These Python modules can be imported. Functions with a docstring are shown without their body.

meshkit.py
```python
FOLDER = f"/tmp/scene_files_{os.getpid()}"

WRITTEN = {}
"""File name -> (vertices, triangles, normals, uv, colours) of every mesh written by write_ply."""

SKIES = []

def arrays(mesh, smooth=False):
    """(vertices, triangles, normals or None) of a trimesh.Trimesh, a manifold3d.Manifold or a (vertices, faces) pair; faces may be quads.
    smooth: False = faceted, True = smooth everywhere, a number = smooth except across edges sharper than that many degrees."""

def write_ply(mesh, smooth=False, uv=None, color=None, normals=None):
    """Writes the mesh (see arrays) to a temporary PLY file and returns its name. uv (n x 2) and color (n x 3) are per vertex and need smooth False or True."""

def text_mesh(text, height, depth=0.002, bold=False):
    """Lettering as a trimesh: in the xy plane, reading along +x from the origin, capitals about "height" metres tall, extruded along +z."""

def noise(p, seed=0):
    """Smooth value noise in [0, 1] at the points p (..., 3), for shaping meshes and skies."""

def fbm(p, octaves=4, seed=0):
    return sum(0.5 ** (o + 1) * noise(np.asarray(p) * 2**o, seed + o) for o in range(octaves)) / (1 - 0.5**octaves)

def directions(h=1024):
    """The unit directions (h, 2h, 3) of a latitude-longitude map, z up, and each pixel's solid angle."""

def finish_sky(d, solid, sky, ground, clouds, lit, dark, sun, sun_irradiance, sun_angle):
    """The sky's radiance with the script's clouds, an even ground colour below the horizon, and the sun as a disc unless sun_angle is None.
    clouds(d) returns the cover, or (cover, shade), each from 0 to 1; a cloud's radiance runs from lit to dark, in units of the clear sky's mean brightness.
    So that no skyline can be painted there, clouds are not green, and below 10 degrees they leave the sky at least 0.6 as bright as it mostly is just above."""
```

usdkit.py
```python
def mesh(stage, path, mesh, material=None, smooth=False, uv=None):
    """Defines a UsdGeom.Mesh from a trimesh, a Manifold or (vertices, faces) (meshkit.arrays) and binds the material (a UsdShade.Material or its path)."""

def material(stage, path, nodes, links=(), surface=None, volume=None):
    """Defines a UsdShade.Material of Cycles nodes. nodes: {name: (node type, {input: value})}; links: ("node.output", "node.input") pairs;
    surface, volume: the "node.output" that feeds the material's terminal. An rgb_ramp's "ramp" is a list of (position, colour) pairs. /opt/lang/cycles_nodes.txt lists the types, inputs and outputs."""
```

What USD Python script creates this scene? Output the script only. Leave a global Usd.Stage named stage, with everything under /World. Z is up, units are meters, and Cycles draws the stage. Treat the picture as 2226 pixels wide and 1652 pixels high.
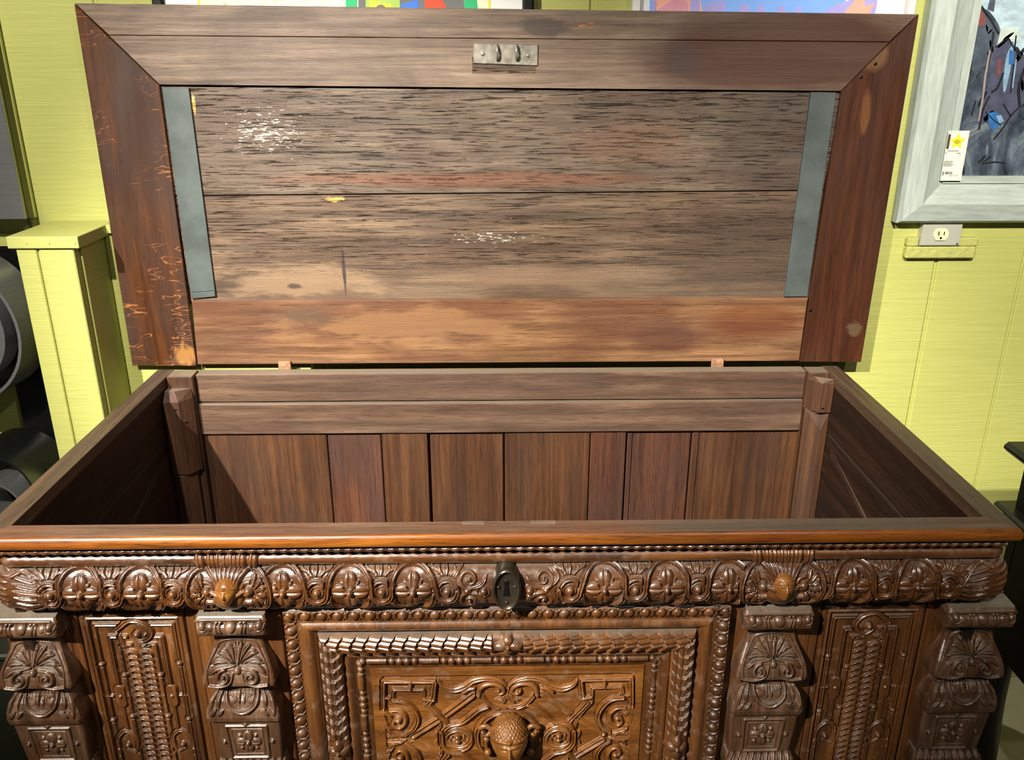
import math
import numpy as np
import trimesh
import usdkit
import meshkit
from pxr import Gf, Sdf, Usd, UsdGeom, UsdLux, UsdShade, Vt

stage = Usd.Stage.CreateInMemory()
UsdGeom.SetStageUpAxis(stage, UsdGeom.Tokens.z)
UsdGeom.SetStageMetersPerUnit(stage, 1.0)
UsdGeom.Xform.Define(stage, '/World')
UsdGeom.Scope.Define(stage, '/World/Looks')
Z0 = 0.98          # height of the chest's rim over the floor; drawing heights are measured from the rim

# ------------------------------------------------------------------ camera
F_PX, PITCH, YAW, ROLL = 1842.1, 0.3597, 0.0180, 0.0003
EYE = np.array([-0.0055, -1.1181, 0.6714])


def cam_axes():
    cp, sp, cy, sy = math.cos(PITCH), math.sin(PITCH), math.cos(YAW), math.sin(YAW)
    fwd = np.array([sy * cp, cy * cp, -sp])
    right = np.array([cy, -sy, 0.0])
    up = np.cross(right, fwd)
    c, s = math.cos(ROLL), math.sin(ROLL)
    return c * right + s * up, -s * right + c * up, fwd


RIGHT, UP, FWD = cam_axes()
cam = UsdGeom.Camera.Define(stage, '/World/camera')
cam.CreateHorizontalApertureAttr(36.0)
cam.CreateFocalLengthAttr(36.0 * F_PX / 2226.0)
cam.CreateClippingRangeAttr((0.05, 100.0))
e = EYE + [0, 0, Z0]
cam.AddTransformOp().Set(Gf.Matrix4d(*RIGHT, 0, *UP, 0, *(-FWD), 0, *map(float, e), 1))
cam.CreateExposureAttr(0.0)

# ------------------------------------------------------------------ light: gallery spots behind and above the viewer, added fill spots from the right, soft room light
dome = UsdLux.DomeLight.Define(stage, '/World/room_light')
dome.CreateColorAttr((1.0, 0.95, 0.85))
dome.CreateIntensityAttr(0.012)
SPOTS = [((-1.74, -2.37, 2.35), (-0.16, 0.45, 0.02), 800.0, 15.5, 1.0), ((0.06, -1.74, 1.88), (1.62, 0.83, 0.44), 195.0, 26.0, 0.9),
         ((-0.88, -1.9, 2.1), (-1.28, 0.83, 0.52), 148.0, 27.0, 0.9), ((1.3, -2.6, 2.3), (0.3, 0.6, 0.1), 22.0, 42.0, 0.8), ((2.7, -0.7, 2.2), (1.50, 0.75, -0.80), 60.0, 13.0, 0.8)]  # the last entries are added fills for the post's side and right floor
for k, (pos, aim, power, half, soft) in enumerate(SPOTS):
    s = UsdLux.SphereLight.Define(stage, f'/World/gallery_and_fill_spot_{k}')
    s.CreateRadiusAttr(0.03)
    s.CreateNormalizeAttr(True)
    s.CreateColorAttr((1.0, 0.94, 0.83))
    s.CreateIntensityAttr(power)
    sh = UsdLux.ShapingAPI.Apply(s.GetPrim())
    sh.CreateShapingConeAngleAttr(half)
    sh.CreateShapingConeSoftnessAttr(soft)
    bk = np.array(pos) - np.array(aim)
    bk /= np.linalg.norm(bk)
    rt = np.cross([0, 0, 1.0], bk)
    rt /= np.linalg.norm(rt)
    up_ = np.cross(bk, rt)
    s.AddTransformOp().Set(Gf.Matrix4d(*map(float, rt), 0, *map(float, up_), 0, *map(float, bk), 0, pos[0], pos[1], pos[2] + Z0, 1))


def at(px, py, Y=None, x=None, z=None):
    """The point of a plane (depth Y, or x, or z) that the photograph shows at a pixel."""
    d = FWD + RIGHT * (px - 1113) / F_PX - UP * (py - 826) / F_PX
    ax, val = (1, Y) if Y is not None else ((0, x) if x is not None else (2, z))
    return EYE + d * ((val - EYE[ax]) / d[ax])


# ------------------------------------------------------------------ writing prims
counts, origins = {}, {}


def numbered(path):
    k = counts.get(path, 0)
    counts[path] = k + 1
    return path if k == 0 else f'{path}_{k:03d}'


def describe(p, label=None, category=None, group=None, kind=None):
    for k, v in (('label', label), ('category', category), ('group', group), ('kind', kind)):
        if v:
            p.SetCustomDataByKey(k, v)


def thing(name, label=None, category=None, at0=(0, 0, 0), group=None, kind=None, parent='/World'):
    """An Xform; the children's vertices are given in drawing coordinates (heights from the rim)."""
    path = numbered(f'{parent}/{name}')
    x = UsdGeom.Xform.Define(stage, path)
    if parent == '/World':
        o = np.array([at0[0], at0[1], at0[2] + Z0], float)
        x.AddTranslateOp().Set(Gf.Vec3d(*o))
        origins[path] = np.array(at0, float)
    else:
        origins[path] = origins[parent]
    describe(x.GetPrim(), label, category, group, kind)
    return path


def va(mesh):
    if isinstance(mesh, tuple):
        v, f = np.asarray(mesh[0], float), np.asarray(mesh[1], int)
        if f.shape[1] == 4:
            f = np.vstack([f[:, [0, 1, 2]], f[:, [0, 2, 3]]])
        return v, f
    return np.array(mesh.vertices), np.array(mesh.faces)


def obj(name, mesh, mat, parent='/World', smooth=False, normals=None, label=None, category=None, group=None, kind=None):
    path = numbered(f'{parent}/{name}')
    v, f = va(mesh)
    if parent == '/World':
        o = np.array([v[:, 0].mean(), v[:, 1].mean(), v[:, 2].min()])
        origins[path] = o
    else:
        o = origins[parent]
        origins[path] = o
    m = usdkit.mesh(stage, path, (v - o, f), mat, smooth=smooth if normals is None else False)
    if normals is not None:
        m.CreateNormalsAttr(Vt.Vec3fArray.FromNumpy(np.asarray(normals, np.float32)))
        m.SetNormalsInterpolation('vertex')
    if parent == '/World':
        m.AddTranslateOp().Set(Gf.Vec3d(float(o[0]), float(o[1]), float(o[2] + Z0)))
    describe(m.GetPrim(), label, category, group, kind)
    return path


def join(parts):
    vs, fs, n = [], [], 0
    for p in parts:
        v, f = va(p)
        vs.append(v)
        fs.append(f + n)
        n += len(v)
    return np.vstack(vs), np.vstack(fs)


def cbox(x0, x1, y0, y1, z0, z1, c=0.002):
    """A box with chamfered edges."""
    lo, hi = np.array([min(x0, x1), min(y0, y1), min(z0, z1)]), np.array([max(x0, x1), max(y0, y1), max(z0, z1)])
    c = min(c, 0.45 * (hi - lo).min())
    pts = []
    for i in range(8):
        s = np.array([i & 1, i >> 1 & 1, i >> 2 & 1])
        p = np.where(s, hi, lo)
        d = np.where(s, -c, c)
        for a in range(3):
            q = p + d
            q[a] = p[a]
            pts.append(q)
    return va(trimesh.convex.convex_hull(np.array(pts)))


def inset(poly, c):
    """A convex polygon (n x 2, counter-clockwise or not) moved inwards by c."""
    p = np.asarray(poly, float)
    area = 0.5 * np.sum(p[:, 0] * np.roll(p[:, 1], -1) - np.roll(p[:, 0], -1) * p[:, 1])
    s = 1 if area > 0 else -1
    out = []
    n = len(p)
    for i in range(n):
        a, b, d = p[i - 1], p[i], p[(i + 1) % n]
        t1, t2 = (b - a) / np.linalg.norm(b - a), (d - b) / np.linalg.norm(d - b)
        n1, n2 = s * np.array([-t1[1], t1[0]]), s * np.array([-t2[1], t2[0]])
        k = (n1 + n2) / (1 + n1 @ n2)
        out.append(b + c * k)
    return np.array(out)


def slab(poly, yf, yb, c=0.0015):
    """A convex polygon in (x, z) as a board from depth yf (front, chamfered) to yb."""
    p = np.asarray(poly, float)
    i = inset(p, c)
    pts = np.vstack([np.c_[i[:, 0], np.full(len(p), yf), i[:, 1]], np.c_[p[:, 0], np.full(len(p), yf + math.copysign(c, yb - yf)), p[:, 1]],
                     np.c_[p[:, 0], np.full(len(p), yb), p[:, 1]]])
    return va(trimesh.convex.convex_hull(pts))


def pxslab(pxs, Y, yb, c=0.0015):
    return slab([at(a, b, Y=Y)[[0, 2]] for a, b in pxs], Y, yb, c)


def prism(poly, axis, a, b):
    """A simple polygon extruded along x, y or z. poly in the two other axes, in order."""
    from shapely.geometry import Polygon
    m = trimesh.creation.extrude_polygon(Polygon(poly), b - a)
    v = np.array(m.vertices)
    o = {'x': [2, 0, 1], 'y': [0, 2, 1], 'z': [0, 1, 2]}[axis]
    w = v[:, o].copy()
    k = {'x': 0, 'y': 1, 'z': 2}[axis]
    w[:, k] += a
    f = np.array(m.faces)
    if axis == 'y':
        f = f[:, ::-1]
    return w, f


def tube_mesh(pts, r, sides=12, caps=True):
    p = np.asarray(pts, float)
    r = np.broadcast_to(r, (len(p),))
    t = np.gradient(p, axis=0)
    t /= np.linalg.norm(t, axis=1, keepdims=True)
    ref = np.array([0, 0, 1.0]) if abs(t[0, 2]) < 0.9 else np.array([1.0, 0, 0])
    a = np.cross(t, ref)
    a /= np.linalg.norm(a, axis=1, keepdims=True)
    b = np.cross(t, a)
    ang = np.arange(sides) * 2 * np.pi / sides
    v = p[:, None] + r[:, None, None] * (np.cos(ang)[None, :, None] * a[:, None] + np.sin(ang)[None, :, None] * b[:, None])
    v = v.reshape(-1, 3)
    i, j = np.meshgrid(np.arange(len(p) - 1), np.arange(sides), indexing='ij')
    q = np.stack([i * sides + j, i * sides + (j + 1) % sides, (i + 1) * sides + (j + 1) % sides, (i + 1) * sides + j], -1).reshape(-1, 4)
    f = np.vstack([q[:, [0, 1, 2]], q[:, [0, 2, 3]]])
    if caps:
        n = len(v)
        v = np.vstack([v, p[:1], p[-1:]])
        k = np.arange(sides)
        f = np.vstack([f, np.c_[np.full(sides, n), (k + 1) % sides, k], np.c_[np.full(sides, n + 1), n - sides + k, n - sides + (k + 1) % sides]])
    return v, f[:, ::-1]


def sphere(c, r, n=2):
    m = trimesh.creation.icosphere(subdivisions=n)
    return np.array(m.vertices) * np.asarray(r) + np.asarray(c), np.array(m.faces)


def pipe(c, R, r, length, axis, n=48):
    """A tube with a wall: centre of its near end, radii, direction."""
    a = np.asarray(axis, float)
    a /= np.linalg.norm(a)
    m = trimesh.creation.annulus(r_min=r, r_max=R, height=length, sections=n)
    T = trimesh.geometry.align_vectors([0, 0, 1], a)
    m.apply_transform(T)
    m.apply_translation(np.asarray(c) + a * length / 2)
    return va(m)


# ------------------------------------------------------------------ materials
def lin(c):
    c = np.asarray(c, float) / 255.0
    return tuple(np.where(c <= 0.04045, c / 12.92, ((c + 0.055) / 1.055) ** 2.4))


def plain(name, color, rough=0.5, metallic=0.0, spec=0.5, noise=0.0, scale=20.0, bump=0.0, stretch=(1, 1, 1), coat=0.0):
    n = {'p': ('principled_bsdf', {'base_color': lin(color), 'roughness': rough, 'metallic': metallic, 'specular_ior_level': spec, 'coat_weight': coat})}
    l = []
    if noise or bump:
        n['g'] = ('geometry', {})
        n['m'] = ('mapping', {'scale': stretch})
        n['n'] = ('noise_texture', {'scale': scale, 'detail': 6.0, 'roughness': 0.6})
        l += [('g.position', 'm.vector'), ('m.vector', 'n.vector')]
    if noise:
        b = np.array(lin(color))
        n['r'] = ('rgb_ramp', {'ramp': [(0.3, tuple(b * (1 - noise))), (0.7, tuple(np.minimum(b * (1 + noise), 0.95)))]})
        l += [('n.fac', 'r.fac'), ('r.color', 'p.base_color')]
    if bump:
        n['b'] = ('bump', {'strength': 1.0, 'distance': bump})
        l += [('n.fac', 'b.height'), ('b.normal', 'p.normal')]
    return usdkit.material(stage, f'/World/Looks/{name}', n, l, surface='p.BSDF')


def wood(name, dark, mid, light, axis='x', rough=0.42, grain=42.0, along=2.2, blotch=None, blotch_amt=0.6, pores=0.5, fleck=None, fleck_axis='z', cracks=0.0,
         dust=None, dust_from=0.75, bump=0.0004, crack_zone=None, stains_and_shade=(), spec=0.5, coat=0.0, seed=0.0, blotch_scale=5.0, fleck_scale=(26.0, 90.0)):
    n, l = {}, []
    ax = 'xyz'.index(axis)

    def sc(a, b):
        s = [b, b, b]
        s[ax] = a
        return tuple(s)

    def noise(k, scale, detail=4.0, rough_=0.55, dist=0.0, src='g.position'):
        n['m' + k] = ('mapping', {'scale': scale, 'location': (seed + 1.7 * len(n), seed * 0.7, seed * 1.3)})
        n['n' + k] = ('noise_texture', {'scale': 1.0, 'detail': detail, 'roughness': rough_, 'distortion': dist})
        l.extend([(src, f'm{k}.vector'), (f'm{k}.vector', f'n{k}.vector')])
        return f'n{k}.fac'

    def ramp(k, src, stops):
        n['r' + k] = ('rgb_ramp', {'ramp': stops})
        l.append((src, f'r{k}.fac'))
        return f'r{k}.color'

    def mixc(k, fac, a, b, typ='mix'):
        n['x' + k] = ('mix', {'mix_type': typ, 'fac': fac if not isinstance(fac, str) else 0.5, 'color1': a if not isinstance(a, str) else (0, 0, 0), 'color2': b if not isinstance(b, str) else (0, 0, 0)})
        for s, i in ((fac, 'fac'), (a, 'color1'), (b, 'color2')):
            if isinstance(s, str):
                l.append((s, f'x{k}.{i}'))
        return f'x{k}.color'

    def math_(k, t, a, b=0.0, clamp=False):
        n['a' + k] = ('math', {'math_type': t, 'use_clamp': clamp, 'value1': a if not isinstance(a, str) else 0.0, 'value2': b if not isinstance(b, str) else 0.0})
        for s, i in ((a, 'value1'), (b, 'value2')):
            if isinstance(s, str):
                l.append((s, f'a{k}.{i}'))
        return f'a{k}.value'

    n['g'] = ('geometry', {})
    D, M, L = lin(dark), lin(mid), lin(light)
    g1 = noise('1', sc(along, grain), 6.0, 0.62, 0.6)
    col = ramp('1', g1, [(0.28, D), (0.5, M), (0.74, L)])
    if blotch is not None:
        g2 = noise('2', sc(blotch_scale * 0.6, blotch_scale * 1.6), 4.0, 0.55, 0.8)
        b2 = ramp('2', g2, [(0.42, (0, 0, 0)), (0.62, (blotch_amt,) * 3)])
        col = mixc('2', b2, col, lin(blotch))
    g3 = noise('3', sc(along * 9, grain * 9), 3.0, 0.6)
    if pores:
        p3 = ramp('3', g3, [(0.34, (pores,) * 3), (0.46, (0, 0, 0))])
        col = mixc('3', p3, col, tuple(0.35 * np.array(D)))
    if cracks:
        g4 = noise('4', sc(along * 5.0, grain * 4.6), 4.0, 0.6, 0.9)
        c4 = ramp('4', g4, [(0.365, (cracks,) * 3), (0.41, (0, 0, 0))])
        if crack_zone:
            n['cz'] = ('separate_xyz', {})
            n['cm'] = ('map_range', {'from_min': crack_zone[0] + Z0, 'from_max': crack_zone[1] + Z0, 'to_min': 0.0, 'to_max': 1.0, 'clamp': True})
            gz = noise('z', (4.0, 4.0, 9.0), 3.0)
            l.extend([('g.position', 'cz.vector')])
            zz = math_('z1', 'multiply', gz, 0.12)
            zz = math_('z2', 'subtract', zz, 0.06)
            zz = math_('z3', 'add', zz, 'cz.z')
            l.append((zz, 'cm.value'))
            c4 = mixc('z', 'cm.result', (0, 0, 0), c4)
        col = mixc('4', c4, col, (0.006, 0.004, 0.003))
    if fleck is not None:
        s = [fleck_scale[0]] * 3
        s['xyz'.index(fleck_axis)] = fleck_scale[1]
        g5 = noise('5', tuple(s), 1.5, 0.4, 0.8)
        f5 = ramp('5', g5, [(0.548, (0, 0, 0)), (0.556, (1, 1, 1)), (0.568, (1, 1, 1)), (0.578, (0, 0, 0))])
        g6 = noise('6', (11.0, 11.0, 11.0), 2.0)
        f6 = ramp('6', g6, [(0.48, (0, 0, 0)), (0.53, (0.8,) * 3)])
        f7 = mixc('7', 1.0, f5, f6, 'multiply')
        col = mixc('8', f7, col, lin(fleck))
    for k, (c, r, colr, amt, ns, nk, *shift) in enumerate(stains_and_shade):
        # a stain, or light falloff painted in, with an outline of its own, soft at the edge and broken up by noise
        n[f'sv{k}'] = ('vector_math', {'math_type': 'subtract', 'vector2': (c[0], c[1], c[2] + Z0)})
        n[f'sw{k}'] = ('vector_math', {'math_type': 'divide', 'vector2': r})
        n[f'sl{k}'] = ('vector_math', {'math_type': 'length'})
        l.extend([('g.position', f'sv{k}.vector1'), (f'sv{k}.vector', f'sw{k}.vector1'), (f'sw{k}.vector', f'sl{k}.vector1')])
        gn = noise(f's{k}', ns, 4.0, 0.6)
        t = math_(f'p{k}', 'multiply', gn, nk)
        t = math_(f'q{k}', 'subtract', t, f'sl{k}.value')
        t = math_(f'u{k}', 'add', t, 1.0 - nk * 0.5 + sum(shift))
        t = math_(f'v{k}', 'multiply', t, amt * 2.5, True)
        t = math_(f'w{k}', 'minimum', t, amt)
        col = mixc(f's{k}', t, col, lin(colr))
    if dust is not None:
        n['sn'] = ('separate_xyz', {})
        l.append(('g.normal', 'sn.vector'))
        n['dm'] = ('map_range', {'from_min': dust_from, 'from_max': 1.0, 'to_min': 0.0, 'to_max': 0.62, 'clamp': True})
        l.append(('sn.z', 'dm.value'))
        col = mixc('d', 'dm.result', col, lin(dust))
    h = math_('h', 'multiply', g3, 0.5)
    h = math_('h2', 'add', h, g1)
    if cracks:
        c9 = ramp('9', g4, [(0.32, (0, 0, 0)), (0.44, (1, 1, 1))])
        n['bw'] = ('rgb_to_bw', {})
        l.append((c9, 'bw.color'))
        if crack_zone:
            h = math_('h5', 'multiply', 'cm.result', 3.0)
            h = math_('h3', 'multiply', 'bw.val', h)
        else:
            h = math_('h3', 'multiply', 'bw.val', 3.0)
        h = math_('h4', 'add', h, 'ah2.value')
    n['b'] = ('bump', {'strength': 1.0, 'distance': bump})
    l.append((h, 'b.height'))
    rr = noise('0', sc(3.0, 12.0), 3.0)
    n['rm'] = ('map_range', {'from_min': 0.3, 'from_max': 0.7, 'to_min': rough - 0.08, 'to_max': rough + 0.12, 'clamp': True})
    l.append((rr, 'rm.value'))
    n['p'] = ('principled_bsdf', {'specular_ior_level': spec, 'coat_weight': coat, 'coat_roughness': 0.3})
    l += [(col, 'p.base_color'), ('b.normal', 'p.normal'), ('rm.result', 'p.roughness')]
    return usdkit.material(stage, f'/World/Looks/{name}', n, l, surface='p.BSDF')


YL = 0.761         # the front face of the raised lid stands in this depth
P = lambda a, b, Y: tuple(at(a, b, Y=Y))
STILE_L = wood('lid_stile_left', (44, 23, 10), (76, 42, 17), (102, 60, 27), 'z', 0.36, 40, 2.5, blotch=(58, 42, 36), blotch_amt=0.75, pores=0.35, fleck=(168, 102, 54), fleck_axis='z', fleck_scale=(17.0, 74.0), coat=0.15, seed=1.3,
               stains_and_shade=[(P(400, 770, YL), (0.03, 0.05, 0.03), (160, 112, 58), 0.75, (45, 45, 18), 2.6), (P(300, 280, YL), (0.05, 0.05, 0.22), (62, 44, 36), 0.75, (12, 12, 5), 0.8)])
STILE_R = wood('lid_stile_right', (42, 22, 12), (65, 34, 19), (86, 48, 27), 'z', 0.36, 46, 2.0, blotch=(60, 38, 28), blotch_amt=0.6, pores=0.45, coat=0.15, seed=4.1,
               stains_and_shade=[(P(1880, 250, YL), (0.012, 0.05, 0.05), (126, 80, 42), 0.5, (30, 30, 9), 1.4), (P(1902, 120, YL), (0.035, 0.05, 0.035), (112, 80, 52), 0.7, (20, 20, 20), 1.0), (P(1858, 715, YL), (0.022, 0.05, 0.02), (96, 78, 56), 0.7, (50, 50, 90), 1.4)])
RAIL_T = wood('lid_rail_top', (78, 63, 53), (120, 100, 84), (152, 130, 111), 'x', 0.46, 70, 2.0, blotch=(70, 56, 48), blotch_amt=0.6, pores=0.55, seed=2.2, bump=0.0005,
              stains_and_shade=[(P(1700, 110, YL), (0.34, 0.05, 0.12), (64, 34, 20), 0.9, (3, 3, 7), 0.7), (P(1265, 55, YL), (0.045, 0.05, 0.008), (172, 104, 46), 0.8, (50, 50, 160), 5.0, -0.5), (P(1180, 60, YL), (0.06, 0.05, 0.025), (66, 56, 50), 0.8, (20, 20, 50), 1.2), (P(1480, 130, YL), (0.05, 0.05, 0.04), (58, 46, 42), 0.6, (16, 16, 10), 0.9)])
RAIL_B = wood('lid_rail_bottom', (72, 50, 34), (112, 80, 54), (148, 110, 78), 'x', 0.40, 60, 2.2, blotch=(84, 50, 36), blotch_amt=0.65, pores=0.5, seed=3.7, coat=0.1, bump=0.0005,
              stains_and_shade=[(P(900, 710, YL), (0.32, 0.05, 0.05), (140, 104, 70), 0.5, (9, 9, 44), 2.6), (P(1450, 740, YL), (0.12, 0.05, 0.04), (70, 40, 34), 0.7, (6, 6, 18), 1.0), (P(670, 690, YL), (0.09, 0.05, 0.022), (84, 66, 50), 0.6, (34, 34, 50), 2.6), (P(1640, 700, YL), (0.14, 0.05, 0.05), (92, 46, 26), 0.6, (5, 5, 16), 0.6)])
YP = YL + 0.008
PLANK = wood('lid_plank_upper', (62, 52, 43), (98, 83, 69), (130, 112, 94), 'x', 0.5, 60, 2.6, blotch=(70, 50, 40), blotch_amt=0.6, pores=0.35, cracks=0.8, crack_zone=(0.36, 0.42), seed=5.5, bump=0.0007,
             stains_and_shade=[(P(578, 288, YP), (0.075, 0.05, 0.042), (188, 184, 174), 0.8, (70, 70, 300), 8.0, -0.9), (P(1380, 310, YP), (0.16, 0.05, 0.055), (108, 78, 60), 0.5, (8, 8, 26), 1.6), (P(1720, 320, YP), (0.20, 0.05, 0.16), (58, 46, 39), 0.65, (7, 7, 20), 1.0), (P(1000, 390, YP), (0.45, 0.05, 0.02), (104, 66, 46), 0.7, (5, 5, 30), 0.9),  # dark right end of the plank: the spot's falloff painted into the colour
                     (P(421, 225, YP), (0.005, 0.05, 0.022), (214, 170, 96), 0.95, (120, 120, 200), 1.0)])
PLANK2 = wood('lid_plank_lower', (60, 48, 38), (98, 79, 62), (130, 106, 84), 'x', 0.46, 60, 2.2, blotch=(70, 50, 40), blotch_amt=0.6, pores=0.35, cracks=0.7, crack_zone=(0.19, 0.26), seed=7.9, bump=0.0006,
              stains_and_shade=[(P(640, 610, YP), (0.21, 0.05, 0.04), (140, 114, 88), 0.6, (9, 9, 40), 2.4), (P(1640, 540, YP), (0.30, 0.05, 0.13), (60, 48, 40), 0.65, (7, 7, 20), 1.0), (P(1180, 600, YP), (0.34, 0.05, 0.03), (126, 102, 80), 0.5, (8, 8, 22), 1.0), (P(748, 590, YP), (0.0045, 0.05, 0.06), (48, 38, 38), 0.9, (90, 90, 30), 0.9),  # broad dark area at the right paints in the weaker spot light there
                      (P(1070, 516, YP), (0.085, 0.05, 0.014), (180, 178, 170), 0.75, (70, 70, 280), 8.0, -0.9), (P(730, 433, YP), (0.022, 0.05, 0.006), (198, 150, 76), 0.9, (90, 90, 160), 1.8), (P(640, 622, YP), (0.022, 0.05, 0.008), (60, 46, 44), 0.85, (60, 60, 60), 0.9)])
INNER = wood('inside_oak', (56, 41, 31), (92, 70, 55), (122, 95, 76), 'x', 0.48, 55, 2.2, blotch=(66, 46, 38), blotch_amt=0.6, pores=0.5, seed=6.1, dust=(132, 122, 104), dust_from=0.8)
INNER_V = wood('inside_oak_upright', (46, 27, 19), (80, 48, 34), (108, 68, 46), 'z', 0.46, 60, 2.2, blotch=(64, 46, 40), blotch_amt=0.6, pores=0.5, seed=8.3, dust=(132, 122, 104), dust_from=0.8)
INNER_V2 = wood('inside_oak_brown', (46, 28, 16), (74, 46, 27), (100, 65, 38), 'z', 0.46, 60, 2.2, blotch=(58, 40, 32), blotch_amt=0.5, pores=0.5, seed=9.3, dust=(132, 122, 104), dust_from=0.8)
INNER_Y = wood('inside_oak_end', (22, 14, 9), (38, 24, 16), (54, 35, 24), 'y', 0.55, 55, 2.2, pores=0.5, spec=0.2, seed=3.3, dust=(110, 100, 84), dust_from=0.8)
RIMTOP = wood('rim_oak', (56, 39, 29), (88, 64, 48), (114, 88, 68), 'x', 0.5, 60, 2.4, blotch=(92, 56, 38), blotch_amt=0.6, pores=0.55, seed=1.9,
              stains_and_shade=[((0.45, 0.02, 0), (0.3, 0.1, 0.02), (72, 66, 56), 0.6, (6, 20, 6), 0.9)])
RIMTOP_Y = wood('rim_oak_end', (46, 34, 24), (74, 56, 40), (100, 78, 58), 'y', 0.5, 60, 2.4, blotch=(64, 52, 40), blotch_amt=0.5, pores=0.55, seed=2.9)
EDGE = wood('rim_edge', (68, 36, 11), (120, 67, 18), (168, 103, 32), 'x', 0.3, 60, 3.0, blotch=(96, 44, 12), blotch_amt=0.6, pores=0.6, seed=4.9, coat=0.3)
CARVE = wood('carved_walnut', (38, 20, 8), (76, 43, 17), (114, 70, 31), 'x', 0.34, 40, 3.0, blotch=(66, 37, 16), blotch_amt=0.5, pores=0.3, seed=5.1, dust=(104, 98, 88), dust_from=0.8, coat=0.32, spec=0.75, stains_and_shade=[((0, 0, -0.3), (5, 5, 5), (150, 128, 108), 0.2, (38, 38, 38), 3.0, -1.05)], bump=0.0005)
CARVE_V = wood('carved_walnut_upright', (42, 24, 10), (84, 50, 22), (120, 76, 36), 'z', 0.34, 40, 3.0, blotch=(64, 36, 16), blotch_amt=0.5, pores=0.3, seed=7.1, dust=(104, 98, 88), dust_from=0.8, coat=0.2, spec=0.62, stains_and_shade=[((0, 0, -0.3), (5, 5, 5), (150, 128, 108), 0.2, (38, 38, 38), 3.0, -1.05)], bump=0.0005)
PILW = wood('pilaster_walnut', (44, 28, 17), (84, 60, 42), (122, 95, 76), 'z', 0.36, 40, 3.0, blotch=(72, 42, 19), blotch_amt=0.8, blotch_scale=16.0, pores=0.25, seed=7.7, dust=(112, 108, 96), dust_from=0.8, coat=0.22, spec=0.65, bump=0.0005)
MASKW = wood('mask_walnut', (80, 48, 18), (112, 70, 27), (140, 92, 40), 'x', 0.34, 40, 3.0, pores=0.2, seed=1.1, coat=0.15, bump=0.0002)
FIELD = wood('front_boards', (50, 30, 13), (88, 53, 24), (118, 75, 36), 'z', 0.34, 45, 2.4, blotch=(72, 42, 26), blotch_amt=0.55, pores=0.4, seed=2.6, coat=0.2)
CENTRE = wood('centre_panel_walnut', (58, 32, 11), (110, 66, 23), (148, 95, 39), 'x', 0.36, 40, 3.0, blotch=(80, 45, 16), blotch_amt=0.5, pores=0.35, seed=8.8, coat=0.2, spec=0.62, stains_and_shade=[((0, 0, -0.3), (5, 5, 5), (150, 128, 108), 0.2, (38, 38, 38), 3.0, -1.05)], bump=0.0005)
STEEL_BAR = plain('bare_steel_strap', (84, 92, 90), 0.5, 0.4, noise=0.28, scale=14, bump=0.0002)
IRON = plain('old_iron_plate', (150, 144, 132), 0.5, 0.6, noise=0.4, scale=60, bump=0.0003)
RUST = plain('rusty_hinge', (156, 118, 88), 0.6, 0.3, noise=0.35, scale=90, bump=0.0003)
BRASS = plain('dark_bronze', (78, 70, 58), 0.36, 0.8, noise=0.3, scale=60)
WALL = plain('yellow_green_paint', (178, 180, 101), 0.55, 0, 0.4, noise=0.06, scale=6.0, bump=0.0010, stretch=(1.5, 1.5, 34))
TRIMP = plain('yellow_green_trim_paint', (179, 181, 104), 0.5, 0, 0.4, noise=0.04, scale=20.0, bump=0.0004, stretch=(3, 3, 3))
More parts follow.
